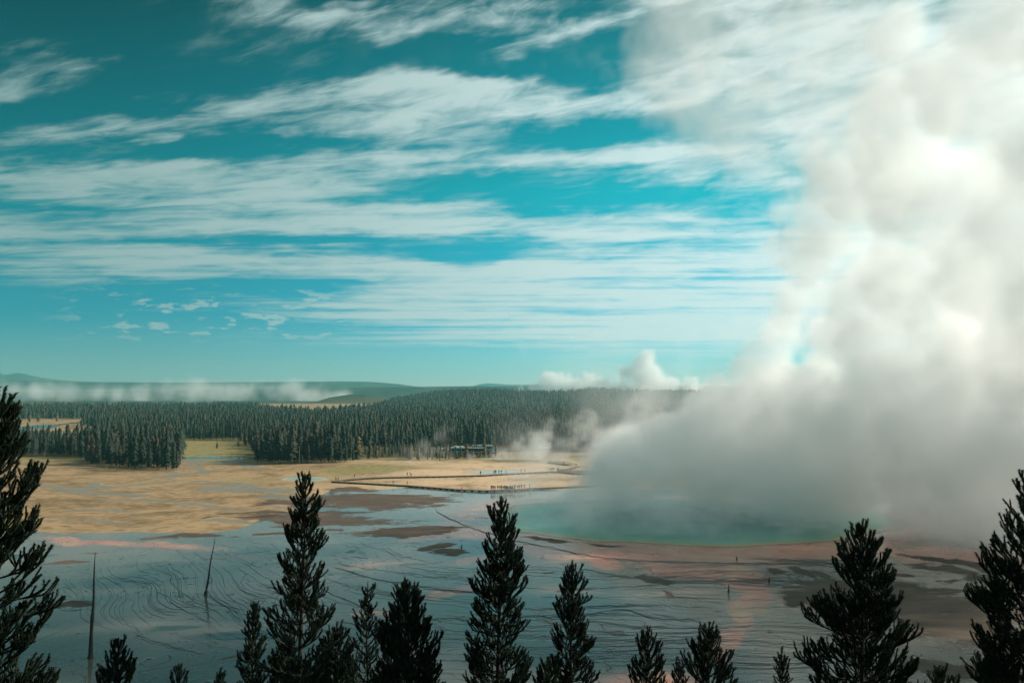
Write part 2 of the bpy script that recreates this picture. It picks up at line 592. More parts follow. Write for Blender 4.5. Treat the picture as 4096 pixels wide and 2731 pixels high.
# ------------------------------------------------------------------ ground: one sheet from underfoot to the horizon
def build_ground():
    az = np.concatenate([np.radians(np.arange(-180, -44, 4.0)), np.linspace(math.radians(-40), math.radians(40), 640), np.radians(np.arange(44, 180, 4.0))])
    rr = np.concatenate([np.geomspace(1.0, 78, 34), np.geomspace(80, 470, 420), np.geomspace(474, 2200, 210), np.geomspace(2240, 26000, 130)])
    A, R = np.meshgrid(az, rr)
    X = R * np.sin(A)
    Y = R * np.cos(A)
    Z = land(X, Y)
    # small physical steps of the terraces
    pr = pool_r(X, Y)
    na, nr = len(az), len(rr)
    verts = np.stack([X, Y, Z], -1).reshape(-1, 3)
    i = np.arange(nr - 1)[:, None] * na
    j = np.arange(na)[None, :]
    j2 = (j + 1) % na
    faces = np.stack([i + j, i + j2, i + na + j2, i + na + j], -1).reshape(-1, 4)
    # cap under the feet
    nv = len(verts)
    verts = np.vstack([verts, [[0, 0, float(land(0.0, 0.0))]]])
    cap = np.array([[nv, k, (k + 1) % na, (k + 1) % na] for k in range(na)])
    # keep quads only: triangles of the cap are written as degenerate-free quads by pairing
    capq = np.array([[nv, (k + 2) % na, (k + 1) % na, k] for k in range(0, na - 1, 2)])
    faces = np.vstack([faces[:, ::-1], capq])
    o = mesh_obj('ground', verts, faces, None, smooth=True)
    o['kind'] = 'structure'
    me = o.data
    c = covers(verts[:, 0], verts[:, 1])
    far = (verts[:, 1] < 60)
    for k in ('damp', 'shallow', 'mud', 'orange', 'line', 'green', 'wood'):
        v = np.where(far, 0.0, c[k]).astype(np.float32)
        if k == 'wood':
            v = np.where(far, 1.0, v).astype(np.float32)
        me.attributes.new(k, 'FLOAT', 'POINT').data.foreach_set('value', v)
    h = (c['pr'] * 45.0).astype(np.float32)
    me.attributes.new('poolr', 'FLOAT', 'POINT').data.foreach_set('value', np.clip(h, 0, 400).astype(np.float32))
    me.materials.append(ground_material())
    return o


def ground_material():
    m, g, b, out = material('ground_surface')

    def attr(n):
        nd = g.node('ShaderNodeAttribute', attribute_name=n)
        return nd.outputs['Fac']
    shallow, mud, orange, line, green, wood, poolr = [attr(n) for n in ('shallow', 'mud', 'orange', 'line', 'green', 'wood', 'poolr')]
    damp = attr('damp')
    tcn = g.node('ShaderNodeTexCoord')
    p = tcn.outputs['Object']
    s = g.sep(p)
    x, y = s[0], s[1]
    flat = g.xyz(x, y, 0.0)
    # --- dry sinter flat: tan with streaks lying across the view (old runoff channels)
    wv = g.m('MULTIPLY', g.m('SUBTRACT', g.noise(flat, 0.012, 3.0, 0.5), 0.5), 60.0)
    yw = g.m('ADD', y, wv)
    n_st = g.noise(g.xyz(g.m('MULTIPLY', x, 0.026), g.m('MULTIPLY', yw, 0.036), 0.0), 1.0, 8.0, 0.68, 1.2)
    n_s2 = g.noise(g.xyz(g.m('MULTIPLY', x, 0.09), g.m('MULTIPLY', yw, 0.12), 2.0), 1.0, 6.0, 0.7, 0.8)
    n_b = g.noise(flat, 0.35, 5.0, 0.6, 0.2)
    n_l = g.noise(flat, 0.02, 3.0, 0.5)
    n_st = g.m('ADD', g.m('MULTIPLY', n_st, 0.46), g.m('ADD', g.m('MULTIPLY', n_s2, 0.26), g.m('MULTIPLY', n_b, 0.28)))
    tan = g.ramp(n_st, [(0.38, (0.11, 0.080, 0.045)), (0.44, (0.19, 0.13, 0.072)), (0.49, (0.28, 0.19, 0.105)), (0.54, (0.38, 0.26, 0.15)), (0.58, (0.26, 0.185, 0.10)), (0.64, (0.16, 0.12, 0.068))])
    tan = g.mix(g.m('MULTIPLY', n_b, 0.35), tan, (0.20, 0.145, 0.08))
    tan = g.mix(g.m('MULTIPLY', g.smooth(g.m('ADD', x, g.m('MULTIPLY', g.m('SUBTRACT', n_l, 0.5), 160.0)), -95.0, -15.0), g.smooth(n_st, 0.40, 0.52, 0.25, 0.8)), tan, (0.56, 0.40, 0.26))
    grass = g.ramp(n_b, [(0.3, (0.13, 0.115, 0.045)), (0.55, (0.235, 0.20, 0.085)), (0.75, (0.30, 0.25, 0.12))])
    gm = g.smooth(g.m('ADD', green, g.m('MULTIPLY', g.m('SUBTRACT', n_st, 0.5), 1.1)), 0.35, 0.85)
    tan = g.mix(g.m('MULTIPLY', gm, 0.85), tan, grass)
    litter = g.ramp(n_b, [(0.3, (0.05, 0.042, 0.022)), (0.7, (0.115, 0.09, 0.045))])
    tan = g.mix(g.m('MULTIPLY', g.smooth(g.m('ADD', damp, g.m('MULTIPLY', g.m('SUBTRACT', n_s2, 0.5), 1.6)), 0.42, 0.66), 0.75), tan, (0.16, 0.175, 0.155))
    fwn = g.noise(g.xyz(g.m('MULTIPLY', x, 0.01), g.m('MULTIPLY', y, 0.004), g.m('MULTIPLY', s[2], 0.05)), 1.0, 6.0, 0.7, 0.3)
    farwood = g.ramp(fwn, [(0.35, (0.014, 0.034, 0.028)), (0.55, (0.030, 0.055, 0.040)), (0.68, (0.075, 0.085, 0.050))])
    litter = g.mix(g.smooth(y, 2150.0, 2350.0), litter, farwood)
    tan = g.mix(g.smooth(g.m('ADD', wood, g.m('MULTIPLY', g.m('SUBTRACT', n_b, 0.5), 0.8)), 0.3, 0.8), tan, litter)
    # --- flooded terraces
    wn = g.noise(flat, 0.03, 4.0, 0.55, 0.5)
    wet = g.ramp(wn, [(0.3, (0.075, 0.068, 0.056)), (0.5, (0.135, 0.118, 0.092)), (0.68, (0.200, 0.160, 0.124))])
    warm = g.noise(g.vm('ADD', flat, (300.0, 50.0, 0.0)), 0.018, 3.0, 0.5, 0.4)
    wet = g.mix(g.smooth(warm, 0.48, 0.66, 0.0, 0.65), wet, (0.225, 0.165, 0.135))
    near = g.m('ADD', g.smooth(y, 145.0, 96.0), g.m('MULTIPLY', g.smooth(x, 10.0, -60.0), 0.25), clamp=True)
    wet = g.mix(g.m('MULTIPLY', near, 0.72), wet, (0.030, 0.044, 0.042))  # steam shade put into the colour: darker close by and to the left
    # rims of the terraces: contour lines of a softly warped height, wandering round the spring
    lft = g.smooth(x, 0.0, -60.0, 0.0, 1.0)
    w1 = g.noise(g.xyz(g.m('MULTIPLY', x, 0.016), g.m('MULTIPLY', y, 0.036), 0.0), 1.0, 3.0, 0.55, 0.25)
    w1b = g.noise(g.xyz(g.m('MULTIPLY', x, 0.06), g.m('MULTIPLY', y, 0.045), 4.0), 1.0, 4.0, 0.62, 0.3)
    w2 = g.noise(flat, 0.30, 3.0, 0.65)
    hgt = g.m('ADD', poolr, g.m('MULTIPLY', g.m('SUBTRACT', w1, 0.5), 46.0))
    hgt = g.m('ADD', hgt, g.m('MULTIPLY', g.m('SUBTRACT', w1b, 0.5), g.m('ADD', 9.0, g.m('MULTIPLY', lft, 26.0))))
    hgt = g.m('ADD', hgt, g.m('MULTIPLY', g.m('SUBTRACT', w2, 0.5), g.m('ADD', 0.9, g.m('MULTIPLY', lft, 2.2))))
    thick = g.noise(g.vm('ADD', flat, (90.0, 0.0, 0.0)), 0.05, 2.0, 0.5)

    def rims(spacing, width, lo, hi, off):
        f = g.m('ABSOLUTE', g.m('SUBTRACT', g.m('FRACT', g.m('DIVIDE', g.m('ADD', hgt, off), spacing)), 0.5))
        # distance from the line in height units
        wd = g.m('MULTIPLY', g.smooth(thick, lo, hi), width / spacing)
        return g.smooth(f, g.m('MULTIPLY', wd, 1.0), g.m('MULTIPLY', wd, 0.35))
    rim = g.m('MULTIPLY', rims(2.9, 0.30, 0.34, 0.62, 1.3), 0.30)
    lineall = rim
    inwet = g.smooth(g.m('ADD', shallow, g.m('MULTIPLY', g.m('SUBTRACT', n_st, 0.5), 0.35)), 0.42, 0.6)
    lineall = g.m('MULTIPLY', lineall, g.m('SUBTRACT', 1.0, g.smooth(y, 235.0, 300.0)))
    wet = g.mix(g.m('MULTIPLY', lineall, 0.93), wet, (0.022, 0.032, 0.055))
    # dark specks of dried mat
    sp = g.noise(g.xyz(g.m('MULTIPLY', x, 0.25), g.m('MULTIPLY', y, 0.55), 3.0), 1.0, 4.0, 0.65, 0.5)
    speck = g.m('MULTIPLY', g.smooth(sp, 0.64, 0.70), g.smooth(n_l, 0.45, 0.6))
    wet = g.mix(g.m('MULTIPLY', speck, 0.8), wet, (0.05, 0.045, 0.045))
    # orange mats
    on = g.noise(g.xyz(g.m('MULTIPLY', x, 0.12), g.m('MULTIPLY', y, 0.12), 7.0), 1.0, 5.0, 0.6, 0.8)
    orange = g.m('MULTIPLY', orange, 1.35)
    of = g.m('MULTIPLY', orange, g.smooth(on, 0.25, 0.62, 1.0, 2.0), clamp=True)
    oc = g.ramp(on, [(0.3, (0.36, 0.095, 0.06)), (0.5, (0.45, 0.15, 0.09)), (0.65, (0.48, 0.23, 0.11))])
    wet = g.mix(g.m('MULTIPLY', of, g.m('SUBTRACT', 0.9, g.m('MULTIPLY', lineall, 0.5))), wet, oc)
    # brown mats
    mn = g.noise(g.xyz(g.m('MULTIPLY', x, 0.08), g.m('MULTIPLY', y, 0.3), 1.0), 1.0, 5.0, 0.6, 0.4)
    mudc = g.ramp(mn, [(0.3, (0.055, 0.045, 0.038)), (0.5, (0.10, 0.072, 0.056)), (0.7, (0.145, 0.10, 0.074))])
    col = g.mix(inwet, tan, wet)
    mns = g.noise(g.xyz(g.m('MULTIPLY', x, 0.045), g.m('MULTIPLY', yw, 0.075), 8.0), 1.0, 8.0, 0.78, 1.0)
    mudf = g.smooth(g.m('ADD', mud, g.m('MULTIPLY', g.m('SUBTRACT', mns, 0.5), 3.6)), 0.38, 0.66)
    col = g.mix(mudf, col, mudc)
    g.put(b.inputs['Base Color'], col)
    # a film of water over the terraces mirrors the sky
    film = g.m('MULTIPLY', inwet, g.m('SUBTRACT', 1.0, g.m('MULTIPLY', mudf, 0.85)))
    g.put(b.inputs['Roughness'], g.m('SUBTRACT', 0.92, g.m('MULTIPLY', film, 0.82)))
    g.put(b.inputs['Specular IOR Level'], g.m('ADD', 0.10, g.m('MULTIPLY', film, 0.36)))
    b.inputs['IOR'].default_value = 1.36
    # relief
    hb = g.m('SUBTRACT', g.m('MULTIPLY', n_b, 0.10), g.m('MULTIPLY', mudf, -0.05))
    hb = g.m('MULTIPLY', hb, g.m('SUBTRACT', 1.0, film))
    hb = g.m('ADD', hb, g.m('MULTIPLY', g.m('SUBTRACT', 1.0, lineall), g.m('MULTIPLY', inwet, 0.04)))
    rip = g.noise(g.xyz(g.m('MULTIPLY', x, 0.5), g.m('MULTIPLY', y, 0.5), 0.0), 1.0, 2.0, 0.5)
    hb = g.m('ADD', hb, g.m('MULTIPLY', rip, 0.004))
    bp = g.node('ShaderNodeBump')
    bp.inputs['Strength'].default_value = 1.0
    bp.inputs['Distance'].default_value = 1.0
    g.put(bp.inputs['Height'], hb)
    g.put(b.inputs['Normal'], bp.outputs[0])
    return m


ground = build_ground()


# ------------------------------------------------------------------ the big spring
def build_pool():
    na, nr = 220, 46
    a = np.linspace(0, 2 * math.pi, na, endpoint=False)
    ks = np.linspace(0.0, 1.0, nr) ** 0.8 * 1.035
    verts = []
    for k in ks:
        wob = 1 + 0.035 * np.sin(3 * a + 1.0) + 0.03 * np.sin(5 * a + 2.2) + 0.012 * np.sin(11 * a) + 0.006 * np.sin(23 * a)
        verts.append(np.stack([POOL_C[0] + POOL_R[0] * k * wob * np.cos(a), POOL_C[1] + POOL_R[1] * k * wob * np.sin(a), np.full(na, 0.012)], -1))
    v = np.concatenate(verts)
    i = np.arange(nr - 1)[:, None] * na
    j = np.arange(na)[None, :]
    j2 = (j + 1) % na
    f = np.stack([i + j, i + na + j, i + na + j2, i + j2], -1).reshape(-1, 4)
    o = mesh_obj('hot_spring_water', v, f, None, smooth=True)
    o['kind'] = 'structure'
    o.data.attributes.new('pr', 'FLOAT', 'POINT').data.foreach_set('value', np.repeat(ks, na).astype(np.float32))
    m, g, b, out = material('hot_spring_water')
    at = g.node('ShaderNodeAttribute', attribute_name='pr').outputs['Fac']
    tcn = g.node('ShaderNodeTexCoord')
    n = g.noise(tcn.outputs['Object'], 0.08, 5.0, 0.6, 0.4)
    n2 = g.noise(tcn.outputs['Object'], 0.6, 4.0, 0.6, 0.4)
    r = g.m('ADD', at, g.m('MULTIPLY', g.m('SUBTRACT', n, 0.5), 0.10))
    r = g.m('ADD', r, g.m('MULTIPLY', g.m('SUBTRACT', n2, 0.5), 0.03))
    c = g.ramp(r, [(0.0, (0.01, 0.14, 0.17)), (0.45, (0.02, 0.20, 0.20)), (0.72, (0.05, 0.28, 0.23)), (0.86, (0.11, 0.33, 0.23)),
                   (0.925, (0.20, 0.30, 0.17)), (0.955, (0.34, 0.29, 0.12)), (0.985, (0.36, 0.20, 0.09)), (1.0, (0.27, 0.15, 0.09))])
    g.put(b.inputs['Base Color'], c)
    b.inputs['Roughness'].default_value = 0.22
    b.inputs['IOR'].default_value = 1.25
    rp = g.node('ShaderNodeBump')
    rp.inputs['Strength'].default_value = 0.4
    rp.inputs['Distance'].default_value = 0.02
    g.put(rp.inputs['Height'], g.noise(tcn.outputs['Object'], 1.5, 3.0, 0.5))
    g.put(b.inputs['Normal'], rp.outputs[0])
    # the rim dissolves into the mats around it
    tr = g.node('ShaderNodeBsdfTransparent')
    mx = g.node('ShaderNodeMixShader')
    g.put(mx.inputs[0], g.smooth(r, 0.975, 1.02))
    g.l.new(b.outputs[0], mx.inputs[1])
    g.l.new(tr.outputs[0], mx.inputs[2])
    g.l.new(mx.outputs[0], out.inputs[0])
    o.data.materials.append(m)


build_pool()


def sheet(name, pts, z, mat, kind='structure'):
    """flat outline given as picture points, laid on the ground plane"""
    vs_ = [W(a, b_, z) for a, b_ in pts]
    o = mesh_obj(name, [tuple(v) for v in vs_], [tuple(range(len(vs_)))], mat)
    o['kind'] = kind
    return o


def ribbon(name, pts, z, mat, kind='structure', n=10):
    """flat strip between two banks: (column, far row, near row)"""
    xs = np.array([p[0] for p in pts], float)
    t = np.linspace(xs[0], xs[-1], (len(pts) - 1) * n + 1)
    a = np.interp(t, xs, [p[1] for p in pts])
    b = np.interp(t, xs, [p[2] for p in pts])
    v, f = [], []
    for i, (px, ya, yb) in enumerate(zip(t, a, b)):
        j = 0.25 * math.sin(i * 0.9) + 0.15 * math.sin(i * 2.3)
        v += [tuple(W(px, ya + j * 0.3, z)), tuple(W(px, yb + j * 0.3, z))]
        if i:
            k = 2 * i
            f.append((k - 2, k - 1, k + 1, k))
    o = mesh_obj(name, v, f, mat)
    o['kind'] = kind
    return o


def terrace_rims():
    """the dark lips of the sinter terraces: long wandering flat strips, their thin shadows painted in"""
    rs = np.random.default_rng(12)
    V, F = [], []

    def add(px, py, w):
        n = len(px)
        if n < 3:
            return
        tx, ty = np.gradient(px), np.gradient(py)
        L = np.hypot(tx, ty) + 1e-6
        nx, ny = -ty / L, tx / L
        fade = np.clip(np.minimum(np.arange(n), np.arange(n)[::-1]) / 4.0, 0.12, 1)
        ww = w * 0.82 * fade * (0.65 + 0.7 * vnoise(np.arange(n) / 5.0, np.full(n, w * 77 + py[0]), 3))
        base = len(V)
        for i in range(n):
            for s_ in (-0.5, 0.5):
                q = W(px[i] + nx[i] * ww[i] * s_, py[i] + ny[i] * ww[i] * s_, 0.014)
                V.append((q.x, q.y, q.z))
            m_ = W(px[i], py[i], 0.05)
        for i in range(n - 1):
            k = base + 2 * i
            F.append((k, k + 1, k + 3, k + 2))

    def clipped(px, py, w, lo=534.0):
        q = W
        x = (px - 512) / FOC
        D = FOC * CAM_Z / np.maximum(py - 390, 1)
        pr = pool_r(x * D, D)
        edge = np.interp(px, [0, 200, 235, 290, 330, 420], [536, 536, 532, 520, 500, 494])
        ok = (py > edge) & (pr > 1.08) & (py < 705)
        i = 0
        while i < len(px):
            if ok[i]:
                j = i
                while j < len(px) and ok[j]:
                    j += 1
                add(px[i:j], py[i:j], w)
                i = j
            else:
                i += 1

    def wander(x0, y0, ang_f, length, step, jit, w, seed):
        """follow the common flow so that neighbours stay parallel; the zigzag is laid on afterwards"""
        n = int(length / step)
        px, py, an = [x0], [y0], [ang_f(x0, y0)]
        for i in range(n):
            a = ang_f(px[-1], py[-1])
            an.append(a)
            px.append(px[-1] + step * math.cos(a))
            py.append(py[-1] + step * math.sin(a))
        px, py, an = np.array(px), np.array(py), np.array(an)
        q = np.arange(len(px)) * step
        r0 = rs.uniform(0, 1000)
        z = (vnoise(q / 6.0 + r0, q * 0, 2) - 0.5) * 2.6 + (vnoise(q / 2.6 + r0, q * 0, 5) - 0.5) * 1.3
        z *= jit
        clipped(px - np.sin(an) * z, py + np.cos(an) * z, w)

    # direction of the rims over the picture: winding down the view on the left, across it on the right
    def flow(x, y):
        left = np.clip((300 - x) / 150.0, 0, 1) * np.clip((640 - y) / 34.0, 0, 1)
        wav = math.sin(y / 6.5 + x / 34.0) + 0.5 * math.sin(y / 14.0 - x / 21.0 + 1.3)
        a_left = 1.15 + 0.75 * wav
        a_right = np.interp(x, [230, 330, 420, 520, 640, 760, 900, 1024], [0.42, 0.34, 0.15, 0.04, -0.02, 0.02, 0.06, 0.1]) * np.interp(y, [560, 600, 680], [1, .8, .35]) + 0.05 * math.sin(x / 31.0 + y / 11.0)
        return a_left * left + a_right * (1 - left)
    for k in range(62):           # fine, left
        wander(60 + 225 * (k + rs.uniform(0, 1)) / 62.0, rs.uniform(556, 590), flow, rs.uniform(24, 70), 1.2, 0.8, rs.uniform(0.16, 0.42), k)
    for k in range(26):
        wander(rs.uniform(100, 280), rs.uniform(585, 606), flow, rs.uniform(20, 50), 1.2, 0.8, rs.uniform(0.3, 0.7), k)
    for k in range(34):           # faint ones high up, raked
        wander(rs.uniform(170, 410), rs.uniform(538, 556), lambda x, y: 0.45 + 0.3 * math.sin(x / 14.0), rs.uniform(10, 30), 1.2, 0.7, rs.uniform(0.14, 0.30), k)
    for k in range(14):
        wander(rs.uniform(130, 270), rs.uniform(606, 640), flow, rs.uniform(30, 80), 1.5, 0.8, rs.uniform(0.3, 0.7), k)
    for x0, y0, L, w in [(y[0], y[1], y[2], y[3]) for y in
                         [(rs.uniform(300, 500), rs.uniform(562, 592), rs.uniform(60, 170), rs.uniform(0.2, 0.5)) for _ in range(26)] +
                         [(rs.uniform(300, 760), rs.uniform(600, 682), rs.uniform(40, 200), rs.uniform(0.2, 0.65)) for _ in range(70)] +
                         [(rs.uniform(520, 760), rs.uniform(630, 668), rs.uniform(60, 160), rs.uniform(0.2, 0.5)) for _ in range(46)] +
                         [(rs.uniform(560, 860), rs.uniform(566, 600), rs.uniform(40, 150), rs.uniform(0.15, 0.35)) for _ in range(44)] +
                         [(rs.uniform(640, 780), rs.uniform(575, 583), rs.uniform(50, 120), rs.uniform(0.35, 0.7)) for _ in range(12)] +
                         [(rs.uniform(740, 830), rs.uniform(557, 563), rs.uniform(50, 120), rs.uniform(0.25, 0.5)) for _ in range(12)] +
                         [(rs.uniform(740, 1010), rs.uniform(590, 682), rs.uniform(30, 90), rs.uniform(0.15, 0.35)) for _ in range(34)]]:
        wander(x0, y0, flow, L, 2.0, 0.55, w, 0)
    for k in range(30):           # the crazed pans at the bottom
        a_ = rs.uniform(-0.5, 0.9)
        wander(rs.uniform(540, 660), rs.uniform(645, 682), lambda x, y: a_, rs.uniform(10, 28), 1.6, 1.2, rs.uniform(0.2, 0.4), k)
    for pts, wt in LINES:
        xs = np.array([p[0] for p in pts], float)
        ysx = np.array([p[1] for p in pts], float)
        t = np.concatenate([[0], np.cumsum(np.hypot(np.diff(xs), np.diff(ysx)))])
        tt = np.arange(0, t[-1], 1.6)
        px = np.interp(tt, t, xs) + (fbm(tt / 5.0, tt * 0 + wt * 9, 3, 7) - 0.5) * 3.2
        py = np.interp(tt, t, ysx) + (fbm(tt / 5.0, tt * 0 + wt * 9, 3, 8) - 0.5) * 2.4
        clipped(px, py, wt * 0.62)
        if wt > 1.0:
            clipped(px + 3, py + 1.6 + (fbm(tt / 9.0, tt * 0 + wt, 2, 18) - 0.5) * 3, wt * 0.28)
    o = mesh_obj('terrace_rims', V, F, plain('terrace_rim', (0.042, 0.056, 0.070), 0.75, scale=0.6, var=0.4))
    o['kind'] = 'structure'
    return o


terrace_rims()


def water_mat(name, col, rough=0.08):
    m, g, b, out = material(name)
    tcn = g.node('ShaderNodeTexCoord')
    n = g.noise(tcn.outputs['Object'], 0.12, 4.0, 0.6)
    g.put(b.inputs['Base Color'], g.mix(n, col, tuple(c * 1.5 for c in col)))
    b.inputs['Roughness'].default_value = rough
    b.inputs['IOR'].default_value = 1.33
    bp = g.node('ShaderNodeBump')
    bp.inputs['Strength'].default_value = 0.5
    bp.inputs['Distance'].default_value = 0.03
    g.put(bp.inputs['Height'], g.noise(tcn.outputs['Object'], 1.2, 3.0, 0.6))
    g.put(b.inputs['Normal'], bp.outputs[0])
    return m


M_RIVER = water_mat('river_water', (0.03, 0.09, 0.10))
M_BANK = plain('cut_bank', (0.05, 0.045, 0.03), 0.95)
ribbon('stream', [(150, 456.8, 458.3), (185, 456.4, 458.2), (220, 456.7, 458.0), (256, 457.0, 458.2), (300, 457.5, 458.6)], 0.010, M_RIVER)
ribbon('river', [(-30, 428, 434), (0, 427, 433), (14, 427, 430.5), (30, 425.2, 428.5), (45, 424.2, 427.5), (53, 424.4, 427.6), (62, 423.2, 424.2), (84, 420.9, 421.6), (102, 420.0, 420.6)], 0.012, M_RIVER)
ribbon('river', [(30, 432.2, 433.6), (60, 432.4, 434.5), (75, 433.6, 439), (84, 434, 446), (94, 436, 447)], 0.012, M_RIVER)


def blue_pool(name, cx, cyy, hx, hy, col_in, col_out, z=0.012):
    na = 64
    v, pr, f = [], [], []
    c0 = W(cx, cyy, z)
    ring = []
    for k in (1.0, 0.75, 0.5, 0.25):
        for i in range(na):
            a = 2 * math.pi * i / na
            wob = 1 + 0.06 * math.sin(2 * a + 1) + 0.04 * math.sin(5 * a)
            v.append(tuple(W(cx + hx * k * wob * math.cos(a), cyy + hy * k * wob * math.sin(a), z)))
            pr.append(k)
    v.append(tuple(c0))
    pr.append(0.0)
    for r in range(3):
        for i in range(na):
            j = (i + 1) % na
            f.append((r * na + i, r * na + j, (r + 1) * na + j, (r + 1) * na + i))
    for i in range(na):
        f.append((3 * na + i, 3 * na + (i + 1) % na, 4 * na))
    o = mesh_obj(name, v, f, None, smooth=True)
    o['kind'] = 'structure'
    o.data.attributes.new('pr', 'FLOAT', 'POINT').data.foreach_set('value', pr)
    m, g, b, out = material(name)
    at = g.node('ShaderNodeAttribute', attribute_name='pr').outputs['Fac']
    tcn = g.node('ShaderNodeTexCoord')
    r = g.m('ADD', at, g.m('MULTIPLY', g.m('SUBTRACT', g.noise(tcn.outputs['Object'], 0.3, 4.0, 0.6), 0.5), 0.25))
    g.put(b.inputs['Base Color'], g.ramp(r, [(0.35, col_in), (0.7, col_out), (0.95, (0.42, 0.36, 0.28))]))
    b.inputs['Roughness'].default_value = 0.45
    b.inputs['IOR'].default_value = 1.33
    tr = g.node('ShaderNodeBsdfTransparent')
    mx = g.node('ShaderNodeMixShader')
    g.put(mx.inputs[0], g.smooth(r, 0.86, 1.0))
    g.l.new(b.outputs[0], mx.inputs[1])
    g.l.new(tr.outputs[0], mx.inputs[2])
    g.l.new(mx.outputs[0], out.inputs[0])
    o.data.materials.append(m)
    return o


blue_pool('small_pool', 305, 478.6, 25, 2.6, (0.17, 0.31, 0.28), (0.30, 0.33, 0.27))
blue_pool('small_pool', 497, 471.4, 34, 2.5, (0.30, 0.40, 0.40), (0.42, 0.36, 0.28))

# ------------------------------------------------------------------ vegetation materials
def foliage_mat(name, dark, light, brown, use_attr=True, rough=0.8, transl=0.0):
    m, g, b, out = material(name)
    tcn = g.node('ShaderNodeTexCoord')
    if use_attr:
        tone = g.node('ShaderNodeAttribute', attribute_name='tone').outputs['Fac']
    else:
        tone = g.node('ShaderNodeObjectInfo').outputs['Random']
    n = g.noise(tcn.outputs['Object'], 0.9, 3.0, 0.6)
    c = g.mix(g.smooth(n, 0.3, 0.7), dark, light)
    c = g.mix(g.smooth(tone, 0.62, 1.0, 0.0, 0.8), c, brown)
    c = g.mix(g.smooth(tone, 0.0, 0.3, 0.45, 0.0), c, tuple(v * 0.55 for v in dark))
    g.put(b.inputs['Base Color'], c)
    b.inputs['Roughness'].default_value = rough
    b.inputs['Specular IOR Level'].default_value = 0.2
    return m


M_FOREST = foliage_mat('forest_needles', (0.011, 0.025, 0.019), (0.024, 0.042, 0.026), (0.055, 0.042, 0.027), True)
M_GROVE = foliage_mat('grove_needles', (0.011, 0.023, 0.018), (0.025, 0.038, 0.024), (0.055, 0.040, 0.027), False)
M_TRUNK = plain('grey_bark', (0.13, 0.105, 0.08), 0.9, scale=1.2)
M_SCRUB = foliage_mat('scrub_needles', (0.06, 0.058, 0.028), (0.11, 0.09, 0.042), (0.16, 0.105, 0.055), False)


def conifer_crown(rs, layers, spikes, h=1.0, w=0.11, low=0.16, ragged=0.35):
    """unit tree crown of irregular drooping skirts: verts, quads (triangles doubled as quads)"""
    v, f = [], []
    for L in range(layers):
        t = L / (layers - 1.0)                      # 0 bottom, 1 top
        z = low + (1 - low) * t ** 0.95
        prof = (1 - t) ** 0.62 * (0.72 + 0.28 * min(1, t * 5))
        rad = w * prof * rs.uniform(0.72, 1.15) + 0.012
        dz = (1 - low) / layers * rs.uniform(1.5, 2.2)
        top = min(z + dz, 1.0 + 0.01 * (L == layers - 1))
        cx, cyy = rs.normal(0, 0.006, 2)
        a0 = rs.uniform(0, 6.28)
        base = len(v)
        v.append((cx, cyy, top))
        for k in range(spikes * 2):
            a = a0 + math.pi * k / spikes + rs.normal(0, 0.12)
            r = rad * (rs.uniform(0.85, 1.25) if k % 2 == 0 else rs.uniform(0.4, 0.65))
            v.append((cx + r * math.cos(a), cyy + r * math.sin(a), z - (0.012 if k % 2 == 0 else -0.01) + rs.normal(0, 0.006 + 0.01 * ragged)))
        n = spikes * 2
        for k in range(n):
            f.append((base, base + 1 + k, base + 1 + (k + 1) % n))
    return np.array(v) * np.array([h, h, h]), np.array(f)


def tri_mesh(name, v, f, mats, tone=None, parent=None, smooth=False):
    o = mesh_obj(name, np.asarray(v), np.asarray(f), None, parent, smooth)
    for mm in mats:
        o.data.materials.append(mm)
    if tone is not None:
        o.data.attributes.new('tone', 'FLOAT', 'POINT').data.foreach_set('value', np.asarray(tone, np.float32))
    return o


def trunk_mesh(h, r, lean=0.0):
    v, f = [], []
    n = 6
    for i, t in enumerate((0, 0.35, 0.7, 0.97)):
        for k in range(n):
            a = 2 * math.pi * k / n
            rr = r * (1 - 0.8 * t)
            v.append((rr * math.cos(a) + lean * t, rr * math.sin(a), h * t - (0.4 if i == 0 else 0)))
        if i:
            for k in range(n):
                f.append(((i - 1) * n + k, (i - 1) * n + (k + 1) % n, i * n + (k + 1) % n, i * n + k))
    return np.array(v), np.array(f)


# ------------------------------------------------------------------ where the forest grows
FRONT_X = [-300, 22, 75, 80, 90, 130, 170, 181, 183, 232, 243, 252, 254.5, 256, 289, 352, 357, 392, 434, 463, 493, 520, 560, 600, 1300]
FRONT_Y = [455, 455, 456, 459, 466, 468.5, 470.5, 470.5, 439.6, 440, 442, 447, 456, 463.5, 463.8, 462, 459, 458.7, 460.5, 459, 458, 457, 457.5, 458, 458]
DMAX_X = [-400, 45, 200, 225, 250, 290, 316, 350, 372, 392, 1300]
DMAX_Y = [1520, 1500, 1560, 1600, 1450, 1200, 1080, 1250, 1420, 2080, 2080]
CLEARINGS = [
    [(-400, 419.5), (86, 419.5), (80, 427.5), (104, 428.5), (104, 431.5), (93, 434), (93, 446), (-400, 446)],
    [(135, 412.2), (160, 411.8), (229, 412.2), (229, 414.6), (190, 416), (135, 415.8)],
    [(300, 446), (352, 446.5), (425, 446), (420, 449.6), (356, 450.6), (300, 449)],
    [(425, 446.0), (505, 445.8), (560, 447), (560, 457.5), (500, 457.5), (480, 451.5), (430, 451.5)],
    [(500, 430.5), (533, 428.0), (536, 433), (503, 437)],
    [(556, 452), (640, 452), (640, 458), (556, 458)],
]


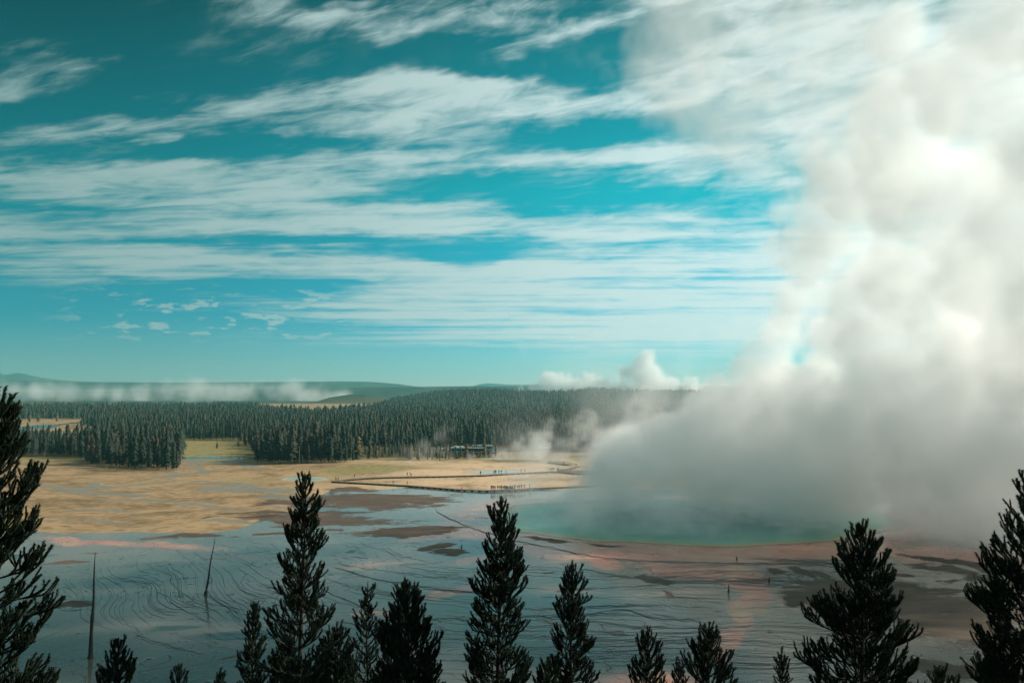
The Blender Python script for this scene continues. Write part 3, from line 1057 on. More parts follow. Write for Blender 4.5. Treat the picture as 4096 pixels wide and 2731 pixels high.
def grows(x, y):
    px, py = project(x, y, np.zeros_like(x))
    px = px + (fbm(x / 14.0, y / 14.0, 2, 61) - 0.5) * 3.0
    pyn = py + (fbm(x / 20.0, y / 40.0, 3, 63) - 0.5) * 1.6
    ok = pyn < np.interp(px, FRONT_X, FRONT_Y)
    ok &= y < np.interp(px, DMAX_X, DMAX_Y) + (fbm(x / 60.0, y / 60.0, 2, 65) - 0.5) * 90
    for c in CLEARINGS:
        ok &= ~inpoly(px, pyn, c)
    return ok, px, py


def forest_points():
    rs = np.random.default_rng(5)
    out = []
    for d0, d1, s in ((340, 560, 3.9), (560, 900, 5.2), (900, 1500, 7.2), (1500, 2120, 9.0)):
        xs = np.arange(-d1 * 0.80, d1 * 0.80, s)
        ys = np.arange(d0, d1, s)
        X, Y = np.meshgrid(xs, ys)
        X = (X + rs.uniform(-0.45, 0.45, X.shape) * s).ravel()
        Y = (Y + rs.uniform(-0.45, 0.45, Y.shape) * s).ravel()
        k = (np.abs(X) < 0.76 * Y) & (Y >= d0) & (Y < d1)
        X, Y = X[k], Y[k]
        ok, px, py = grows(X, Y)
        # natural thinning
        ok &= rs.uniform(size=len(X)) < 0.93 - 0.25 * (fbm(X / 45.0, Y / 45.0, 2, 71) > 0.62)
        out.append(np.stack([X[ok], Y[ok], px[ok], py[ok]], -1))
    # unseen wood added on the right-hand rise as shade for the foreground pines
    X = rs.uniform(22, 120, 420)
    Y = rs.uniform(-70, 40, 420)
    k = (X - 0.95 * np.maximum(Y, 0) > 22)
    X, Y = X[k], Y[k]
    out.append(np.stack([X, Y, np.full(len(X), 5000.0), np.full(len(X), 400.0)], -1))
    return np.vstack(out)


FP = forest_points()
_rs = np.random.default_rng(77)
F_H = _rs.normal(12.4, 2.9, len(FP)).clip(6, 19) * (0.86 + 0.3 * (fbm(FP[:, 0] / 70.0, FP[:, 1] / 70.0, 2, 81)))
# shorter growth in front of the car park and the strip left of it
_short = (FP[:, 2] > 354) & (FP[:, 3] > 450.5) & (FP[:, 2] < 560)
F_H[_short] *= _rs.uniform(0.36, 0.70, _short.sum())
F_H[(FP[:, 1] > 430) & (FP[:, 2] < 4000)] *= 0.84
_lot = (FP[:, 2] > 434) & (FP[:, 2] < 503) & (FP[:, 3] > 450.5)
F_H[_lot] = _rs.uniform(2.6, 5.0, _lot.sum())
_keep = ~_short | (_rs.uniform(size=len(FP)) < 0.62)
FP, F_H = FP[_keep], F_H[_keep]
_young = _rs.uniform(size=len(FP)) < 0.12
F_H[_young] *= _rs.uniform(0.35, 0.7, _young.sum())
F_Z = land(FP[:, 0], FP[:, 1])

# the nearest three hundred in view are trees of their own, the rest one wood
_vis = np.where((FP[:, 2] > 12) & (FP[:, 2] < 575))[0]
_front = np.interp(FP[:, 2], FRONT_X, FRONT_Y) - FP[:, 3]       # how far behind its own wood's edge
_score = F_H / FP[:, 1] * 100 - np.clip(_front, 0, 12) * 0.22
_order = _vis[np.argsort(-_score[_vis])]
NEAR_IDX = _order[:290]
_mask = np.ones(len(FP), bool)
_mask[NEAR_IDX] = False
F_H[FP[:, 2] > 4000] = _rs.uniform(10, 15, (FP[:, 2] > 4000).sum())


def build_forest():
    rs = np.random.default_rng(9)
    V, F, T = [], [], []
    off = 0
    P_, H_, Z_ = FP[_mask], F_H[_mask], F_Z[_mask]
    for lo, hi, layers, spikes, nv in ((0, 560, 9, 5, 8), (560, 900, 6, 4, 8), (900, 5000, 4, 3, 6)):
        sel = (P_[:, 1] >= lo) & (P_[:, 1] < hi)
        p, h, z = P_[sel], H_[sel], Z_[sel]
        protos = [conifer_crown(rs, layers, spikes, w=rs.uniform(0.085, 0.125), low=rs.uniform(0.06, 0.2)) for _ in range(nv)]
        which = rs.integers(0, nv, len(p))
        for k in range(nv):
            s = which == k
            if not s.any():
                continue
            pv, pf = protos[k]
            n = s.sum()
            a = rs.uniform(0, 6.28, n)
            wd = rs.uniform(1.05, 1.85, n) * (1.0 if lo < 900 else 1.5)
            ca, sa = np.cos(a) * h[s] * wd, np.sin(a) * h[s] * wd
            X = pv[None, :, 0] * ca[:, None] - pv[None, :, 1] * sa[:, None] + p[s, 0][:, None]
            Y = pv[None, :, 0] * sa[:, None] + pv[None, :, 1] * ca[:, None] + p[s, 1][:, None]
            Z = pv[None, :, 2] * h[s][:, None] + z[s][:, None] - 0.1
            V.append(np.stack([X, Y, Z], -1).reshape(-1, 3))
            F.append((pf[None] + (np.arange(n) * len(pv))[:, None, None] + off).reshape(-1, 3))
            tone = rs.uniform(0, 1, n) ** 1.2
            T.append(np.repeat(tone, len(pv)))
            off += n * len(pv)
    o = tri_mesh('forest', np.vstack(V), np.vstack(F), [M_FOREST], np.concatenate(T))
    tag(o, 'dense dark green pine forest filling the valley behind the pale flat', 'forest', kind='stuff')


build_forest()


def pine_label(px, py):
    if px < 82:
        return 'tall dark pine in the thin row before the river meadow', 'pines in the row before the river meadow'
    if px < 184:
        return 'tall dark pine in the grove left of the small green meadow', 'pines in the grove left of the meadow'
    if px < 256:
        return 'dark pine at the far edge of the small green meadow', 'pines behind the green meadow'
    if px < 356:
        return 'dark brownish pine in the grove right of the small green meadow', 'pines in the grove right of the meadow'
    if px < 436:
        return 'short brownish pine in the thin steamy strip left of the car park', 'short pines left of the car park'
    if px < 505:
        return 'short brownish pine screening the parked vehicles', 'short pines in front of the car park'
    return 'pine at the wood edge behind the railed boardwalk', 'pines behind the railed boardwalk'


def near_pines():
    rs = np.random.default_rng(21)
    crowns = []
    for k in range(7):
        v, f = conifer_crown(rs, 15, 7, w=rs.uniform(0.085, 0.12), low=rs.uniform(0.05, 0.16), ragged=0.8)
        o = tri_mesh('crown', v, f, [M_GROVE])
        crowns.append(o.data)
        bpy.data.objects.remove(o)
    crowns_s = []
    for k in range(4):
        v, f = conifer_crown(rs, 11, 7, w=rs.uniform(0.15, 0.24), low=0.04, ragged=1.2)
        o = tri_mesh('crown', v, f, [M_SCRUB])
        crowns_s.append(o.data)
        bpy.data.objects.remove(o)
    tv, tf = trunk_mesh(1.0, 0.014)
    t0 = mesh_obj('trunk', tv, tf, M_TRUNK, smooth=True)
    tm = t0.data
    bpy.data.objects.remove(t0)
    for idx in NEAR_IDX:
        x, y, px, py = FP[idx]
        h = F_H[idx]
        e = empty('pine_tree', (x, y, F_Z[idx]), rs.uniform(0, 6.28))
        lab, grp = pine_label(px, py)
        tag(e, lab, 'tree', grp)
        short = 354 < px < 560 and py > 450.5
        c = bpy.data.objects.new('crown', (crowns_s if short else crowns)[rs.integers(4 if short else 7)])
        COL.objects.link(c)
        c.parent = e
        wd = rs.uniform(1.1, 1.6)
        c.scale = (h * wd, h * wd, h)
        t = bpy.data.objects.new('trunk', tm)
        COL.objects.link(t)
        t.parent = e
        t.scale = (h, h, h * 0.98)
    # single trees one can point at
    singles = [
        (217.0, 448.0, 4.2, 'lone small dark pine in the middle of the green meadow'),
        (238.5, 446.0, 5.0, 'small pine standing at the right end of the green meadow'),
        (245.5, 445.2, 6.5, 'pine nearest the right edge of the green meadow'),
        (252.5, 449.5, 7.5, 'round bushy pine where meadow and right grove meet'),
        (467.0, 453.5, 6.0, 'small round bush pine right of the parked buses'),
        (484.0, 452.0, 8.0, 'slim pine on the brown bank right of the car park'),
        (496.0, 454.0, 5.5, 'rounded pine bush on the bank behind the upper boardwalk'),
        (29.5, 422.0, 9.0, 'lone dark pine on the far side of the river meadow'),
        (38.0, 421.5, 10.0, 'second dark pine on the far side of the river meadow'),
        (20.0, 421.6, 8.0, 'leftmost dark pine beyond the river meadow'),
        (57.0, 421.0, 10.5, 'dark pine clump nearest the river bend'),
    ]
    for px, py, h, lab in singles:
        w = W(px, py)
        e = empty('pine_tree', (w.x, w.y, float(land(w.x, w.y))), rs.uniform(0, 6.28))
        tag(e, lab, 'tree')
        c = bpy.data.objects.new('crown', crowns_s[rs.integers(4)])
        COL.objects.link(c)
        c.parent = e
        c.scale = (h * 1.2, h * 1.2, h)
        t = bpy.data.objects.new('trunk', tm)
        COL.objects.link(t)
        t.parent = e
        t.scale = (h, h, h * 0.95)
    # low rounded scrub pines screening the car park
    for k, (px, py, h, wd) in enumerate([(436.5, 456.2, 4.2, 1.5), (443.0, 457.4, 3.4, 1.9), (450.5, 456.6, 4.6, 1.4), (457.0, 458.0, 2.6, 2.2), (466.5, 457.6, 4.4, 2.3), (472.5, 458.2, 3.8, 2.6),
                                         (477.5, 457.2, 3.2, 2.2), (484.5, 456.4, 5.2, 1.7), (489.5, 457.2, 3.6, 2.3), (461.5, 456.0, 2.4, 1.8), (447.0, 455.0, 5.4, 1.1), (430.0, 457.0, 5.0, 1.2)]):
        w = W(px, py)
        e = empty('scrub_pine', (w.x, w.y, float(land(w.x, w.y))), rs.uniform(0, 6.28))
        tag(e, 'low rounded brownish scrub pine between the flat and the parked vehicles', 'bush', 'scrub pines before the car park')
        c = bpy.data.objects.new('crown', crowns_s[rs.integers(4)])
        COL.objects.link(c)
        c.parent = e
        c.scale = (h * wd * 1.1, h * wd * 1.1, h)
        t = bpy.data.objects.new('trunk', tm)
        COL.objects.link(t)
        t.parent = e
        t.scale = (h, h, h * 0.9)
    # pale dead trunks at the edge of the woods
    for px, py, h, ln, lab in ((106.5, 463, 11, 0.3, 'pale bare dead trunk at the front of the left grove'),
                               (51.8, 455, 5, 0.9, 'short pale dead stem before the thin pine row'),
                               (181.0, 471, 10, 0.1, 'dark dead snag at the right corner of the left grove'),
                               (330.0, 462, 10, -0.6, 'pale leaning dead stem in front of the right grove'),
                               (299.0, 463, 9, 0.2, 'thin pale dead stem inside the right grove'),
                               (447.5, 460, 9, 0.5, 'thin bare dead stem in the steam left of the car park'),
                               (420.0, 461, 8, -0.3, 'leaning bare grey stem rising from the drifting steam')):
        w = W(px, py)
        v, f = trunk_mesh(h, 0.16, ln)
        o = mesh_obj('dead_tree', v, f, M_DEAD, smooth=True)
        o.location = (w.x, w.y, 0)
        tag(o, lab, 'dead tree')


M_DEAD = plain('dead_wood', (0.30, 0.25, 0.19), 0.9, scale=2.0)
near_pines()

# ------------------------------------------------------------------ foreground pines
M_NEEDLE, _g, _b, _o = material('pine_needles')
_tc = _g.node('ShaderNodeTexCoord')
_n = _g.noise(_tc.outputs['Object'], 3.0, 3.0, 0.6)
_g.put(_b.inputs['Base Color'], _g.mix(_g.smooth(_n, 0.3, 0.7), (0.005, 0.011, 0.007), (0.011, 0.021, 0.011)))
_b.inputs['Roughness'].default_value = 0.6
_b.inputs['Specular IOR Level'].default_value = 0.12
M_BARK = plain('pine_bark', (0.020, 0.016, 0.013), 0.95, scale=6.0)


def seg_tubes(P0, P1, R0, R1, n=4):
    d = P1 - P0
    L = np.linalg.norm(d, axis=1, keepdims=True) + 1e-9
    d = d / L
    up = np.where(np.abs(d[:, 2:3]) > 0.9, np.array([[1.0, 0, 0]]), np.array([[0, 0, 1.0]]))
    a = np.cross(d, up)
    a /= np.linalg.norm(a, axis=1, keepdims=True) + 1e-9
    b = np.cross(d, a)
    V = []
    for base, R in ((P0, R0), (P1, R1)):
        for k in range(n):
            t = 2 * math.pi * k / n
            V.append(base + (a * math.cos(t) + b * math.sin(t)) * R[:, None])
    V = np.stack(V, 1)
    m = len(P0)
    F = []
    for k in range(n):
        k2 = (k + 1) % n
        F.append([k, k2, n + k2])
        F.append([k, n + k2, n + k])
    F = np.array(F)[None] + (np.arange(m) * 2 * n)[:, None, None]
    return V.reshape(-1, 3), F.reshape(-1, 3)


def needles(P0, P1, per, length, rs, width=0.011, fwd=0.75):
    d = P1 - P0
    L = np.linalg.norm(d, axis=1, keepdims=True) + 1e-9
    u = d / L
    m = len(P0) * per
    P0r = np.repeat(P0, per, 0)
    dr = np.repeat(d, per, 0)
    ur = np.repeat(u, per, 0)
    base = P0r + dr * rs.uniform(0, 1, (m, 1))
    rnd = rs.normal(size=(m, 3))
    rnd -= ur * np.sum(rnd * ur, 1, keepdims=True)
    rnd /= np.linalg.norm(rnd, axis=1, keepdims=True) + 1e-9
    f = rs.uniform(fwd - 0.3, fwd + 0.3, (m, 1))
    dirn = ur * f + rnd
    dirn /= np.linalg.norm(dirn, axis=1, keepdims=True)
    tip = base + dirn * length * rs.uniform(0.7, 1.15, (m, 1))
    side = np.cross(dirn, rs.normal(size=(m, 3)))
    side /= np.linalg.norm(side, axis=1, keepdims=True) + 1e-9
    V = np.stack([base - side * width * 0.5, base + side * width * 0.5, tip], 1).reshape(-1, 3)
    F = np.arange(m * 3).reshape(-1, 3)
    return V, F


def big_pine(apex, prof, seed, scale=1.0, dens=1.0, label='', lean=0.0, twig=1.0):
    """a young lodgepole pine. apex: world point of the leader's tip; prof: [(metres below the apex, half width)]"""
    rs = np.random.default_rng(seed)
    gz = float(land(apex.x, apex.y))
    H = apex.z - gz
    base = np.array([apex.x + lean, apex.y, gz - 0.3])
    top = np.array([apex.x, apex.y, apex.z])

    def axis(h_below):
        t = h_below / (H + 0.3)
        bow = 0.05 * math.sin(t * 5 + seed)
        return top * (1 - t) + base * t + np.array([bow, 0.03 * math.sin(3 * t + seed), 0]) * min(1, h_below)
    e = empty('lodgepole_pine', (base[0], base[1], gz))
    tag(e, label, 'tree', 'foreground pines')
    # trunk
    hs = np.linspace(0.12, H + 0.3, 40)
    ax = np.array([axis(h) for h in hs])
    r = 0.008 + hs * 0.0105 * (0.9 + 0.1 * scale)
    tv, tf = seg_tubes(ax[:-1], ax[1:], r[:-1], r[1:], 8)
    WP0, WP1, WR0, WR1 = [], [], [], []
    BP0, BP1, BR = [], [], []
    pd = np.array([p[0] for p in prof])
    pw = np.array([p[1] for p in prof])
    # leader
    h = 0.0
    leader = 0.55 * scale
    for i in range(5):
        BP0.append(axis(leader * (i + 1) / 5)); BP1.append(axis(leader * i / 5)); BR.append(0.8 + 0.2 * i / 4)

    def shoot(p, d, L, level, bare, rad, curl=0.35):
        """one branch: bare wood near the trunk, bottlebrush shoots further out"""
        n = max(3, int(L / 0.075))
        q = np.array(p, float)
        dd = d / np.linalg.norm(d)
        st = L / n
        for i in range(n):
            t = (i + 0.5) / n
            dd = dd + np.array([0, 0, curl * st / max(L, 0.2)]) + rs.normal(0, 0.05, 3)
            dd /= np.linalg.norm(dd)
            q2 = q + dd * st
            if rad > 0.004:
                WP0.append(q); WP1.append(q2); WR0.append(rad * (1 - 0.8 * t) + 0.002); WR1.append(rad * (1 - 0.8 * (t + 1 / n)) + 0.002)
            if t > bare:
                BP0.append(q); BP1.append(q2); BR.append(1.0 - 0.35 * (t > 0.93))
            if level < 2 and t > max(bare * 0.7, 0.22) and t < 0.92 and rs.uniform() < (0.92 if level == 0 else 0.5) * dens * twig:
                # side shoots leave at a forward angle, in the plane of the branch and upwards
                sgn = 1 if rs.uniform() < 0.5 else -1
                side = np.cross(dd, [0, 0, 1.0]) * sgn
                nd = dd * 0.75 + side * rs.uniform(0.4, 0.9) + np.array([0, 0, rs.uniform(0.05, 0.5)])
                sl = L * (1 - t) * rs.uniform(0.5, 0.9) + 0.09
                shoot(q2, nd, min(sl, 0.8 * L), level + 1, 0.08 if level else 0.12, rad * 0.4, 0.5)
            q = q2

    h = leader * rs.uniform(0.42, 0.55)
    whorl = 0
    visible = pd[-1] + 0.4
    while h < H * 0.93:
        hw = float(np.interp(h, pd, pw))
        if h > pd[-1]:
            hw = min(pw[-1] * (1 + 0.10 * (h - pd[-1])), pw[-1] * 1.5)
        nb = int(rs.integers(7, 10)) if h > 0.5 else int(rs.integers(4, 6))
        if h > visible:
            nb = 4
        a0 = rs.uniform(0, 6.28)
        for k in range(nb):
            a = a0 + 2 * math.pi * k / nb + rs.normal(0, 0.25)
            f = rs.uniform(0.35, 1.0) ** 0.8 * 1.15
            if rs.uniform() < 0.08:
                f *= 0.55
            reach = max(hw * f, 0.07)
            el = np.interp(h, [0, 1.0, 3.0, 7.0], [0.95, 0.50, 0.22, 0.05]) + rs.normal(0, 0.16)
            L = min(reach / max(0.35, math.cos(el * 0.85)), 0.06 + 0.52 * h)
            d = np.array([math.cos(a) * math.cos(el), math.sin(a) * math.cos(el), math.sin(el)])
            bare = float(np.interp(L, [0.2, 0.8, 1.6, 3.0], [0.04, 0.22, 0.42, 0.6]))
            if h > visible:
                bare = max(bare, 0.5)
            shoot(axis(h + rs.uniform(-0.03, 0.03)), d, L, 0 if h < visible else 1, bare, 0.006 + 0.010 * L, 0.55)
        # a short internodal shoot now and then
        if h < visible and rs.uniform() < 0.6:
            a = rs.uniform(0, 6.28)
            shoot(axis(h + 0.12), np.array([math.cos(a), math.sin(a), 0.9]), max(0.1, hw * 0.5), 1, 0.05, 0.005)
        h += (0.17 + 0.03 * min(h, 4)) * rs.uniform(0.8, 1.2) * (1.0 if h < visible else 1.9) * scale ** 0.3
        whorl += 1
    BP0, BP1, BR = np.array(BP0), np.array(BP1), np.array(BR)
    R = 0.0175 * scale * BR
    cv, cf = seg_tubes(BP0, BP1, R, R * 0.9, 3)
    nv1, nf1 = needles(BP0, BP1, 11, 0.050 * scale, rs, 0.012 * scale)
    V = np.vstack([cv, nv1])
    F = np.vstack([cf, nf1 + len(cv)])
    tri_mesh('crown', V - np.array([base[0], base[1], gz]), F, [M_NEEDLE], parent=e)
    wv, wf = seg_tubes(np.array(WP0), np.array(WP1), np.array(WR0), np.array(WR1), 4)
    off0 = np.array([base[0], base[1], gz])
    tri_mesh('trunk', tv - off0, tf, [M_BARK], parent=e)
    tri_mesh('branches', wv - off0, wf, [M_BARK], parent=e)['kind'] = 'stuff'
    return len(F) + len(wf)


def pine_at(px, py, D, prof_px, seed, label, **kw):
    """prof_px: [(row, half width in pixels)] as seen in the picture"""
    ap = P(px, py, D)
    k = D / FOC
    prof = [(0.0, 0.02), (0.30, 0.10)] + [((r - py) * k, w * k) for r, w in prof_px]
    return big_pine(ap, prof, seed, label=label, **kw)


_tot = 0
for args in [
    (-9, 384, 12.0, [(420, 22), (460, 34), (500, 46), (545, 66), (600, 60), (660, 58), (700, 66)], 1, 'big dark pine cut off by the left edge of the picture, nearest tree', dict(scale=1.0, dens=1.0)),
    (305, 472, 19.0, [(490, 8), (520, 17), (560, 26), (600, 31), (640, 34), (700, 38)], 2, 'tall slender pine left of centre, its tip just under the boardwalk end', dict(dens=1.0)),
    (337, 622, 19.5, [(640, 12), (660, 20), (690, 27)], 3, 'bushy pine top tucked against the right foot of the tall left pine', {}),
    (286, 641, 20.5, [(655, 9), (670, 15), (700, 20)], 4, 'low pine top against the left foot of the tall left pine', {}),
    (368, 581, 22.0, [(600, 9), (630, 14), (660, 17), (700, 22)], 5, 'thin open pine between the tall left pine and the broad double pine', dict(dens=0.7)),
    (407, 579, 18.5, [(595, 12), (620, 24), (650, 36), (682, 44), (720, 50)], 6, 'broad bushy pine with a blunt top left of the centre pine', dict(dens=1.15)),
    (390, 626, 20.5, [(640, 10), (665, 16), (700, 20)], 7, 'small pine top filling the gap beside the broad bushy pine', {}),
    (500, 495, 18.5, [(515, 9), (545, 18), (580, 26), (620, 33), (660, 36), (700, 42)], 8, 'tallest pine in the middle of the picture, pointed like a spire', dict(dens=1.1)),
    (572, 561, 20.0, [(575, 10), (600, 17), (640, 23), (670, 27), (700, 32)], 9, 'slim pine close on the right of the middle spire pine', dict(dens=1.0)),
    (549, 655, 19.0, [(670, 10), (700, 16)], 10, 'pine tip between the middle spire pine and its slim neighbour', {}),
    (255, 602, 21.0, [(620, 7), (645, 11), (670, 14), (700, 17)], 11, 'narrow dark pine left of the tall slender pine', {}),
    (119, 637, 18.0, [(650, 7), (665, 12), (685, 17)], 12, 'short pine between the two dead snags at the bottom', dict(dens=0.9)),
    (103, 665, 18.5, [(680, 8)], 13, 'pine tip just left of the short pine between the snags', {}),
    (179, 662, 23.0, [(672, 5), (685, 9)], 14, 'tiny pine tip at the bottom edge right of the snags', {}),
    (220, 667, 24.0, [(680, 5)], 15, 'smallest pine tip at the bottom edge, left of the narrow pine', {}),
    (648, 627, 19.0, [(640, 8), (660, 15), (690, 24)], 16, 'pine top right of centre with a few wide arms', dict(dens=0.8)),
    (709, 621, 18.0, [(635, 10), (655, 20), (685, 31)], 17, 'open branched pine below the orange stream', dict(dens=0.9)),
    (679, 659, 19.5, [(670, 7), (690, 11)], 18, 'pine tip between the two open pines right of centre', {}),
    (781, 647, 21.0, [(660, 5), (685, 10)], 19, 'thin little pine left of the big right pine', dict(dens=0.7)),
    (859, 521, 15.5, [(540, 14), (565, 24), (600, 40), (630, 50), (660, 57), (700, 66)], 20, 'wide spreading pine on the right, second largest tree', dict(dens=1.05)),
    (1031, 462, 13.5, [(490, 10), (520, 20), (560, 36), (600, 56), (640, 66), (690, 74)], 21, 'large pine cut off by the right edge of the picture', dict(dens=1.0)),
    (940, 664, 19.0, [(676, 7), (690, 12)], 22, 'pine tip at the bottom edge between the two big right pines', {}),
    (956, 673, 20.0, [(690, 7)], 23, 'lowest pine tip beside the right edge pine', {}),
]:
    _tot += pine_at(*args[:4], args[4], args[5], **args[6])
print('foreground pine triangles', _tot)


# ------------------------------------------------------------------ dead snags standing in the water
def snag(base_px, top_px, r0, seed, label, stub=None):
    rs = np.random.default_rng(seed)
    b_ = W(*base_px)
    t_ = P(top_px[0], top_px[1], b_.y + 0.4)
    n = 26
    pts = []
    for i in range(n):
        t = i / (n - 1)
        p = b_.lerp(t_, t)
        pts.append(np.array([p.x + 0.12 * math.sin(t * 9 + seed) * t * (1 - t) * 2, p.y, p.z - (0.3 if i == 0 else 0)]))
    pts = np.array(pts)
    ts = np.linspace(0, 1, n)
    rad = r0 * (1 - 0.90 * ts) * (1 + 0.10 * rs.normal(size=n)) * np.where(ts < 0.06, 1.35, 1)
    v, f = seg_tubes(pts[:-1], pts[1:], rad[:-1], rad[1:], 7)
    o = empty('dead_snag', (b_.x, b_.y, 0))
    tag(o, label, 'dead tree', 'dead snags in the shallow water')
    off = np.array([b_.x, b_.y, 0])
    tri_mesh('trunk', v - off, f, [M_SNAG], parent=o)
    bp, bq = [], []
    for k in range(12 if stub is None else 18):
        t = rs.uniform(0.1, 0.92)
        i = int(t * (n - 1))
        a = rs.uniform(0, 6.28)
        L = rs.uniform(0.15, 0.4)
        bp.append(pts[i])
        bq.append(pts[i] + np.array([math.cos(a) * L, math.sin(a) * L, rs.uniform(-0.1, 0.15)]))
    if stub:
        i = int(stub * (n - 1))
        bp.append(pts[i]); bq.append(pts[i] + np.array([-0.75, 0, 0.35]))
    v, f = seg_tubes(np.array(bp), np.array(bq), np.full(len(bp), 0.05), np.full(len(bp), 0.02), 4)
    tri_mesh('branch_stubs', v - off, f, [M_SNAG], parent=o)


M_SNAG = plain('weathered_snag', (0.026, 0.022, 0.022), 0.85, scale=1.5, var=0.4)
snag((90.5, 657.0), (95.3, 551.0), 0.30, 3, 'dark upright dead snag with a broken stub, left in the water', stub=0.45)
snag((205.5, 594.0), (215.3, 535.0), 0.21, 6, 'leaning dead snag mirrored in the shallow water')
for px, py, h, lab in ((728.5, 592.0, 1.6, 'short dark stump standing in the orange stream'), (736.5, 559.5, .9, 'tiny dark stump near the spring rim right of centre'),
                       (461.5, 547.5, .9, 'tiny dark stump in the water left of the middle pine'), (769, 582, 1.2, 'thin dark stump right of the orange stream'), (518, 555.5, .7, 'tiny dark stump beside the middle pine')):
    w = W(px, py)
    v, f = trunk_mesh(h, 0.20, 0.1)
    o = mesh_obj('tree_stump', v, f, M_SNAG, smooth=True)
    o.location = (w.x, w.y, 0)
    tag(o, lab, 'stump')

# ------------------------------------------------------------------ boardwalk
M_DECK = plain('weathered_deck', (0.17, 0.13, 0.095), 0.85, scale=4.0, var=0.35)
M_BEAM = plain('dark_beam', (0.055, 0.042, 0.034), 0.9, scale=3.0, var=0.3)
M_RAIL = plain('pale_rail_wood', (0.36, 0.29, 0.21), 0.8, scale=3.0)


def box_vf(x0, x1, y0, y1, z0, z1):
    v = [(x, y, z) for z in (z0, z1) for y in (y0, y1) for x in (x0, x1)]
    f = [(0, 2, 3, 1), (4, 5, 7, 6), (0, 1, 5, 4), (2, 6, 7, 3), (0, 4, 6, 2), (1, 3, 7, 5)]
    return v, f


class MB:
    def __init__(self):
        self.v, self.f, self.mi = [], [], []

    def add(self, v, f, mat=0, M=None):
        o = len(self.v)
        for p in v:
            self.v.append(tuple(M @ Vector(p)) if M is not None else tuple(p))
        for q in f:
            self.f.append(tuple(i + o for i in q))
            self.mi.append(mat)

    def box(self, x0, x1, y0, y1, z0, z1, mat=0, M=None):
        v, f = box_vf(x0, x1, y0, y1, z0, z1)
        self.add(v, f, mat, M)

    def cyl(self, c, r, h, axis='y', n=14, mat=0):
        v, f = [], []
        for s in (-h / 2, h / 2):
            for k in range(n):
                a = 2 * math.pi * k / n
                if axis == 'y':
                    v.append((c[0] + r * math.cos(a), c[1] + s, c[2] + r * math.sin(a)))
                elif axis == 'z':
                    v.append((c[0] + r * math.cos(a), c[1] + r * math.sin(a), c[2] + s))
                else:
                    v.append((c[0] + s, c[1] + r * math.cos(a), c[2] + r * math.sin(a)))
        f.append(tuple(range(n))[::-1])
        f.append(tuple(range(n, 2 * n)))
        for k in range(n):
            f.append((k, (k + 1) % n, n + (k + 1) % n, n + k))
        self.add(v, f, mat)

    def prism(self, prof, y0, y1, mat=0, M=None):
        """profile in x-z extruded along y"""
        n = len(prof)
        v = [(x, y0, z) for x, z in prof] + [(x, y1, z) for x, z in prof]
        f = [tuple(range(n)), tuple(range(n, 2 * n))[::-1]] + [(k, n + k, n + (k + 1) % n, (k + 1) % n) for k in range(n)]
        self.add(v, f, mat, M)

    def build(self, name, mats, parent=None, bevel=0.0, smooth=False):
        o = mesh_obj(name, self.v, self.f, None, parent, smooth)
        for m in (mats if isinstance(mats, (list, tuple)) else [mats]):
            o.data.materials.append(m)
        o.data.polygons.foreach_set('material_index', self.mi)
        bm = bmesh.new()
        bm.from_mesh(o.data)
        bmesh.ops.recalc_face_normals(bm, faces=bm.faces)
        if bevel:
            bmesh.ops.bevel(bm, geom=list(bm.edges), offset=bevel, segments=1, affect='EDGES')
        bm.to_mesh(o.data)
        bm.free()
        return o


DECK_Z = 0.55


def resample(pts, step):
    out = [pts[0]]
    acc = 0.0
    for a, b in zip(pts[:-1], pts[1:]):
        L = (b - a).length
        n = max(1, int(round(L / step)))
        for i in range(1, n + 1):
            out.append(a.lerp(b, i / n))
    return out


_support_mesh = {}


